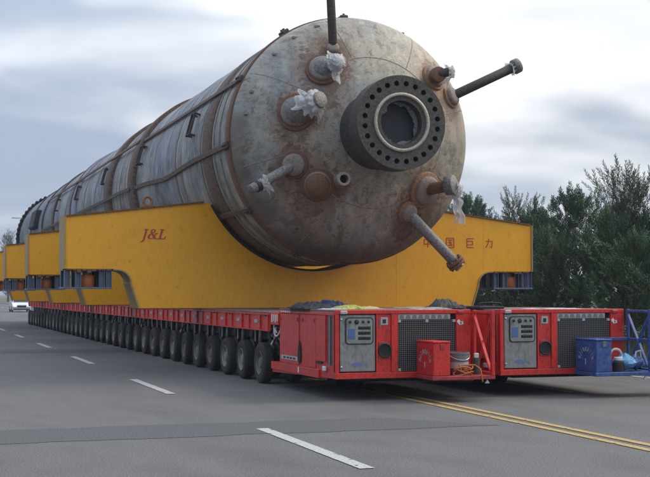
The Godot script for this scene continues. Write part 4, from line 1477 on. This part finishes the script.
func loads() -> void:
	var y := 1.492
	single("tarpaulin", cloth(-.02, .62, 1.9, 3.1, y, .17, 4), worn([[0.0, lin(.006, .007, .009)], [1.0, lin(.02, .022, .026)]], .03, 61, 2.0, .9, 0.0, 9.0), Vector3(.3, y, 2.5), "dark crumpled tarpaulin on the left corner of the left power pack roof", "tarpaulin")
	single("tarpaulin", cloth(.45, 1.15, 1.5, 2.5, y, .22, 12), worn([[0.0, lin(.008, .014, .045)], [1.0, lin(.018, .032, .085)]], .03, 62, 2.0, .9, 0.0, 9.0), Vector3(.8, y, 2.0), "blue crumpled tarpaulin behind the yellow cloth on the left power pack", "tarpaulin")
	single("safety_vest", cloth(.50, .92, 2.9, 3.6, y, .13, 21), worn([[0.0, lin(.24, .25, .04)], [1.0, lin(.42, .40, .10)]], .03, 63, 2.0, .7, 0.0, 9.0), Vector3(.75, y, 3.2), "bright yellow cloth heap on the left power pack roof", "cloth")
	single("ratchet_strap", cloth(.95, 1.42, 2.8, 3.3, y, .07, 30), worn([[0.0, lin(.36, .28, .06)], [1.0, lin(.42, .40, .26)]], .03, 64, 2.0, .7, 0.0, 9.0), Vector3(1.15, y, 3.0), "pale yellow strap bundle right of the bright cloth on the left power pack", "strap")
	single("white_rag", cloth(.12, .5, 3.3, 3.8, y, .035, 33), M.film, Vector3(.3, y, 3.5), "flat white rag at the front left edge of the left power pack roof", "rag")
	single("tarpaulin", cloth(2.65, 3.25, 2.1, 2.9, y, .30, 40), worn([[0.0, lin(.032, .036, .032)], [1.0, lin(.065, .07, .062)]], .03, 65, 2.0, .8, 0.0, 9.0), Vector3(2.95, y, 2.4), "grey-green tarpaulin mound bridging the two power packs below the girder", "tarpaulin")
	single("tarpaulin", cloth(2.0, 2.62, 2.0, 3.6, y, .05, 44), M.gasket, Vector3(2.3, y, 2.8), "flat pale sheet left of the grey-green mound on the left power pack", "sheet")
	var pb := MB.new()
	pb.box(Vector3(3.02, y + .002, 3.2), Vector3(3.52, y + .05, 3.75), .015)
	pb.tube([Vector3(3.05, y + .05, 3.7), Vector3(3.06, y + .10, 3.7), Vector3(3.25, y + .115, 3.7), Vector3(3.47, y + .10, 3.7), Vector3(3.49, y + .05, 3.7)], .014, 8)
	single("black_mat", pb, M.black, Vector3(3.27, y, 3.5), "flat black mat with a handle on the left end of the right power pack roof", "mat")
	for q in [[3.75, .12, 1], [4.15, .22, 2], [4.55, .14, 3]]:
		single("white_rag", cloth(q[0], q[0] + q[1] * 1.7, 3.9, 4.3, y, .03, 50 + q[2]), M.film, Vector3(q[0] + .1, y, 4.1), "small white rag on the right power pack roof, %s from the left" % ORDER[q[2] - 1], "rag", "white rags on the right power pack")
	single("white_rag", cloth(1.62, 1.95, 3.9, 4.3, y, .04, 57), M.gasket, Vector3(1.8, y, 4.1), "beige rag on the left power pack roof above the grille", "rag")
	# bucket
	var c := Vector3(2.10, .432, 4.86)
	var t := thing("bucket", "grey plastic bucket beside the red tool box", "bucket", c)
	var b := MB.new()
	b.lathe([Vector2(0, .01), Vector2(.135, .0), Vector2(.145, .01), Vector2(.175, .34), Vector2(.185, .34), Vector2(.185, .365), Vector2(.17, .365), Vector2(.14, .03), Vector2(0, .03)], Transform3D(Basis(), c), 28)
	obj("pail", b, worn([[0.0, lin(.10, .11, .11)], [.5, lin(.16, .17, .17)], [1.0, lin(.26, .26, .25)]], .03, 66, 3.0, .6), t)
	b = MB.new()
	b.lathe([Vector2(.150, .10), Vector2(.165, .105), Vector2(.172, .20), Vector2(.160, .205)], Transform3D(Basis(), c), 28)
	obj("band", b, M.grey_label, t)
	b = MB.new()
	var pth := []
	for i in 13: pth.append(c + Vector3(cos(PI * i / 12) * .185, .34 - sin(PI * i / 12) * .10, sin(PI * i / 12) * .17 + .01))
	b.tube(pth, .007, 6)
	obj("handle", b, M.chrome, t)
	# orange rope in front of the bucket, its end hanging over the platform
	b = MB.new()
	pth = []
	for i in 90:
		var u := i / 89.0
		var a := u * TAU * 5.5
		var r := .12 + .05 * sin(u * 17.0)
		pth.append(Vector3(2.10 + cos(a) * r * 1.15 + .03 * sin(u * 31.0), .455 + u * .11 + .035 * sin(a * 1.7), 5.09 + sin(a) * r * .55))
	for q in [Vector3(2.26, .60, 5.16), Vector3(2.32, .54, 5.24), Vector3(2.335, .44, 5.25), Vector3(2.36, .33, 5.24)]: pth.append(q)
	b.tube(pth, .012, 8)
	single("orange_rope", b, worn([[0.0, lin(.22, .06, .02)], [.5, lin(.46, .13, .03)], [1.0, lin(.5, .25, .12)]], .05, 67, 4.0, .8), Vector3(2.1, .432, 5.1), "tangled orange rope in front of the grey bucket, one end hanging down", "rope")
	bottle(Vector3(2.42, .432, 4.88), "white-capped dark bottle between the bucket and the red braces", M.dark_steel, .34, .055)
	# on the blue bracket
	bottle(Vector3(5.02, .432, 5.05), "short white-capped black canister beside the blue tool box", M.black, .24, .10)
	b = bag_mesh(Vector3(5.20, .432, 4.95), .20, .30, 3)
	t = thing("plastic_bag", "light blue plastic bag on the blue bracket platform", "bag", Vector3(5.20, .432, 4.95))
	obj("sack", b, worn([[0.0, lin(.05, .20, .42)], [.5, lin(.12, .33, .55)], [1.0, lin(.35, .5, .62)]], .03, 68, 2.0, .35), t)
	b = MB.new()
	pth = []
	for i in 12: pth.append(Vector3(5.06 - .10 * cos(PI * i / 11.0), .72 + .09 * sin(PI * i / 11.0), 4.9 + .02 * i / 11.0))
	b.tube(pth, .02, 8)
	obj("handle", b, M.film, t)
	b = bag_mesh(Vector3(5.46, .432, 4.9), .15, .28, 9)
	t = thing("plastic_bag", "darker blue plastic bag against the blue lattice post", "bag", Vector3(5.46, .432, 4.9))
	obj("sack", b, worn([[0.0, lin(.03, .08, .24)], [1.0, lin(.10, .20, .40)]], .03, 69, 2.0, .35), t)
	b = MB.new()
	b.tube([Vector3(5.40, .66, 4.98), Vector3(5.42, .76, 4.98), Vector3(5.5, .78, 4.98), Vector3(5.52, .66, 4.98)], .016, 8)
	obj("handle", b, M.film, t)

func bottle(c: Vector3, label: String, m: Material, h: float, r: float) -> void:
	var t := thing("bottle", label, "bottle", c)
	var b := MB.new()
	b.lathe([Vector2(0, 0), Vector2(r, 0), Vector2(r, h * .68), Vector2(r * .6, h * .8), Vector2(r * .5, h * .84), Vector2(0, h * .84)], Transform3D(Basis(), c), 18)
	obj("flask", b, m, t)
	b = MB.new()
	b.lathe([Vector2(r * .72, h * .80), Vector2(r * .75, h), Vector2(r * .6, h * 1.02), Vector2(0, h * 1.02)], Transform3D(Basis(), c), 16)
	obj("cap", b, M.white_paint, t)

func bag_mesh(c: Vector3, r: float, h: float, sd: int) -> MB:
	var n := fnl(sd, 1.0, 3)
	var b := MB.new()
	var rows := 14; var cols := 24
	var P := func(j: int, i: int) -> Vector3:
		var t := float(j) / rows
		var a := TAU * i / cols
		var rr: float = r * (sin(minf(t * 3.2, 1.57)) * (1.0 - .72 * smoothstep(.55, 1.0, t)) + .001) * (1.0 + .35 * n.get_noise_3d(cos(a) * 2.0, sin(a) * 2.0, t * 3.0))
		return c + Vector3(cos(a) * rr, h * t * (1.0 + .1 * n.get_noise_2d(a, 3)), sin(a) * rr)
	for j in rows:
		for i in cols:
			b.q4(P.call(j, i + 1), P.call(j, i), P.call(j + 1, i), P.call(j + 1, (i + 1)))
	return b


# ---- the car behind ------------------------------------------------------------------------------------------
func car() -> void:
	var c := Vector3(3.75, 0, -97)
	var t := thing("car", "small white car with headlights on, driving behind the convoy at far left", "car", c)
	var paint := mat(lin(.55, .57, .60), .25)
	var xf := Transform3D(Basis(Vector3(0, 0, 1), Vector3.UP, Vector3.LEFT), c)          # outline runs along z, width along x
	var b := MB.new()
	b.prism(PackedVector2Array([Vector2(-4.3, .25), Vector2(-.05, .22), Vector2(.02, .5), Vector2(-.1, .72), Vector2(-.9, .92), Vector2(-3.9, .98), Vector2(-4.35, .8)]), -.86, .86, xf)
	obj("body", b, paint, t)
	b = MB.new()
	b.prism(PackedVector2Array([Vector2(-3.75, .97), Vector2(-1.0, .93), Vector2(-1.85, 1.42), Vector2(-3.1, 1.44)]), -.68, .68, xf)
	obj("cabin", b, mat(lin(.02, .024, .03), .1), t)
	b = MB.new()
	b.prism(PackedVector2Array([Vector2(-3.2, 1.43), Vector2(-1.8, 1.42), Vector2(-1.95, 1.47), Vector2(-3.05, 1.49)]), -.66, .66, xf)
	obj("roof", b, paint, t)
	for x in [-.70, .70]:
		b = MB.new()
		b.bar(c + Vector3(x, .94, -.98), c + Vector3(x * .95, 1.43, -1.84), .06, .06)
		obj("pillar", b, paint, t)
		for z in [-.85, -3.4]:
			b = MB.new()
			b.cyl(c + Vector3(x * 1.06, .31, z), c + Vector3(x * 1.26, .31, z), .31, -1, 20, .03)
			obj("wheel", b, M.rubber, t)
		b = MB.new()
		b.cyl(c + Vector3(x * .9, .66, -.12), c + Vector3(x * .9, .66, .012), .10, -1, 16, .02)
		var lamp := mat(lin(.9, .9, .88), .2)
		lamp.emission_enabled = true
		lamp.emission = Color(1, .98, .93)
		lamp.emission_energy_multiplier = 4.0
		obj("headlight", b, lamp, t)
		var sp := SpotLight3D.new()
		sp.name = "headlight_beam"
		sp.light_energy = 1.2
		sp.light_color = Color(1, .98, .93)
		sp.light_size = .1
		sp.spot_angle = 14
		sp.spot_range = 40
		sp.spot_attenuation = 2
		sp.shadow_enabled = true
		t.add_child(sp)
		sp.position = Vector3(x * .9, .66, .05)
		sp.rotation = Vector3(deg_to_rad(-5), PI, 0)
		b = MB.new()
		b.box(c + Vector3(x * 1.3 - .07, .93, -1.25), c + Vector3(x * 1.3 + .07, 1.05, -1.15), .03)
		obj("mirror", b, paint, t)
	b = MB.new()
	b.box(c + Vector3(-.42, .44, -.05), c + Vector3(.42, .64, .022), .02)
	obj("radiator_grille", b, M.black, t)
	b = MB.new()
	b.box(c + Vector3(-.75, .24, -.05), c + Vector3(.75, .34, .02), .02)
	obj("bumper_intake", b, M.black, t)


func lamp_post() -> void:
	var p := Vector3(9.6, .1, -146)
	var t := thing("street_lamp", "distant grey street lamp whose arm shows left of the column's far end", "street lamp", p)
	var b := MB.new()
	b.cyl(p, p + Vector3(0, 11.2, 0), .11, .06, 12)
	b.cyl(p, p + Vector3(0, .3, 0), .2, -1, 12)
	obj("pole", b, M.jack_blue, t)
	b = MB.new()
	b.tube([p + Vector3(0, 11.1, 0), p + Vector3(-.6, 11.6, 0), p + Vector3(-2.2, 11.78, 0)], .045, 8)
	obj("arm", b, M.jack_blue, t)
	b = MB.new()
	b.box(p + Vector3(-3.1, 11.70, -.16), p + Vector3(-2.15, 11.84, .16), .05)
	obj("lamp_head", b, M.grey_label, t)


# ---- trees ------------------------------------------------------------------------------------------------------
func spray_mesh(n: int, len: float, leaf: float, wide: float, spread: float) -> ArrayMesh:       # a twig with narrow leaves, along +y
	var b := MB.new()
	b.cyl(Vector3.ZERO, Vector3(0, len * .9, 0), .006, .003, 4, .0005)
	for i in n:
		var t := (i + .6) / n
		var a := i * 2.4
		var o := Vector3(cos(a), 0, sin(a))
		var d := (o * spread + Vector3(0, 1.0 - .35 * (1.0 - t), 0)).normalized()
		var s := d.cross(o.rotated(Vector3.UP, 1.2)).normalized() * wide
		var p := Vector3(0, len * t * .9, 0)
		var l := leaf * (1.1 - .45 * t)
		var m := p + d * l * .45
		b.f3(p, m + s, p + d * l)
		b.f3(p, p + d * l, m - s)
	return b.mesh(Vector3.ZERO)

func tree(p: Vector3, h: float, wide: float, kind: int, density: float, label: String, group := "", tone := Vector3(.030, .052, .026)) -> void:
	var t := thing(["conifer_tree", "feathery_tree"][kind], label, "tree", p, group)
	var b := MB.new()
	var lean := Vector3(rng.randf_range(-.15, .15), 0, rng.randf_range(-.15, .15))
	b.tube([p - Vector3(0, .15, 0), p + Vector3(0, h * .3, 0) + lean, p + Vector3(0, h * .65, 0) + lean * 1.5, p + Vector3(0, h * .93, 0) + lean], .13 * h / 6.0, 8, .02)
	var xfs := []
	var cols := []
	var limbs := int((34 if kind == 0 else 24) * h / 6.0)
	for k in limbs:
		var f := (k + rng.randf()) / limbs
		var hy := lerpf(.06, .90, f) * h
		var prof := (pow(sin(clampf(f * .88 + .13, 0, 1) * PI), .75)) if kind == 0 else (.35 + .65 * sin(f * 2.6))
		var len := wide * prof * rng.randf_range(.6, 1.25) + .25
		var az := k * 2.39996 + rng.randf() * .7
		var el := deg_to_rad(lerpf(12, 68, f) + rng.randf_range(-10, 14)) if kind == 0 else deg_to_rad(lerpf(40, 76, f) + rng.randf_range(-10, 10))
		var s := p + Vector3(0, hy, 0) + lean * minf(1.4, f * 2.0)
		var dir := Vector3(cos(az) * cos(el), sin(el), sin(az) * cos(el))
		var path := []
		for i in 5:
			var u := i / 4.0
			path.append(s + dir * len * u + Vector3(0, .22 * len * u * u, 0))
		b.tube(path, .028 * h / 6.0, 5, .006)
		var tint := rng.randf_range(.5, 1.6)
		var count := int((len * 17.0 + 9.0) * density)
		for i in count:
			var u := lerpf(.12, 1.08, sqrt(rng.randf()))
			var q: Vector3 = s + dir * len * u + Vector3(0, .22 * len * u * u, 0)
			var jit := Vector3(rng.randfn(), rng.randfn() * .8, rng.randfn()) * (.15 + .07 * len * (1.0 - u * .55))
			q += jit
			var d := (dir * .8 + Vector3(0, .55, 0) + jit * 1.5 + Vector3(rng.randfn(), rng.randfn(), rng.randfn()) * .33).normalized()
			var sc := rng.randf_range(.65, 1.2)
			var ba := MB.along(q, d).basis.rotated(d, rng.randf() * TAU)
			xfs.append(Transform3D(ba.scaled(Vector3.ONE * sc), q - p))
			var c := tone * tint * rng.randf_range(.75, 1.3)
			if rng.randf() < .05: c = Vector3(.085, .075, .03)
			cols.append(Color(c.x, c.y, c.z))
	obj("trunk", b, M.bark, t)
	var mm := multi("crown", SPRAY[kind], foliage_mat(), t, xfs.size(), func(i: int) -> Array: return [xfs[i], cols[i]])
	mm.set_meta("kind", "stuff")

var SPRAY := []

func trees() -> void:
	SPRAY = [spray_mesh(22, .40, .15, .017, .75), spray_mesh(18, .55, .17, .013, .42)]
	rng.seed = 77
	# front row, lower
	for k in 16:
		var z := 3.0 - k * 2.1
		var seen := k - 5
		var label := "lower dark green conifer in the front row, hidden behind the convoy or outside the picture"
		if seen >= 0 and seen < 7: label = "lower dark green conifer of the front row, %s from the picture's right edge" % ORDER[seen].replace("last", "seventh")
		tree(Vector3(13.6 + rng.randf_range(-.6, .6), .1, z + rng.randf_range(-.5, .5)), rng.randf_range(2.7, 3.6), 1.2, 0, .85, label, "conifers of the front row along the road", Vector3(.036, .070, .028) * rng.randf_range(.6, 1.4))
	# back row
	for k in 18:
		var z := -1.5 - k * 2.3
		var h: float = [4.6, 4.9, 4.5, 4.8, 3.7, 4.5, 5.1, 4.2, 4.9, 4.5, 5.7, 6.2, 6.2, 6.4, 6.0, 6.0, 5.8, 6.0][k]
		var seen := k - 4
		var label := "tall dark green conifer in the back row, hidden behind the convoy or outside the picture"
		if seen >= 0 and seen < 7: label = "tall dark green conifer of the back row, %s from the picture's right edge" % ORDER[seen].replace("last", "seventh")
		tree(Vector3(16.2 + rng.randf_range(-.5, .5), .1, z + rng.randf_range(-.4, .4)), h, 1.15, 0, .9, label, "conifers of the back row along the road", Vector3(.038, .072, .032) * rng.randf_range(.6, 1.35))
	tree(Vector3(15.2, .1, -10.6), 4.5, 1.35, 1, 1.1, "tallest feathery tree with upswept branches at the picture's right edge", "", Vector3(.036, .058, .03))
	tree(Vector3(16.6, .1, -21.0), 4.7, 1.1, 1, .9, "slender feathery tree standing above the row right of the yellow girder", "", Vector3(.042, .062, .036))
	tree(Vector3(12.5, .1, -230), 12.2, 2.6, 1, 1.0, "distant tree whose top shows left of the column's far end", "", Vector3(.035, .045, .03))
	for k in 14:
		tree(Vector3(18 + rng.randf_range(-2, 4), .1, -50 - k * 11.0), rng.randf_range(5, 7), 2.4, 0, .5, "far roadside conifer hidden behind the column", "far conifers along the road")
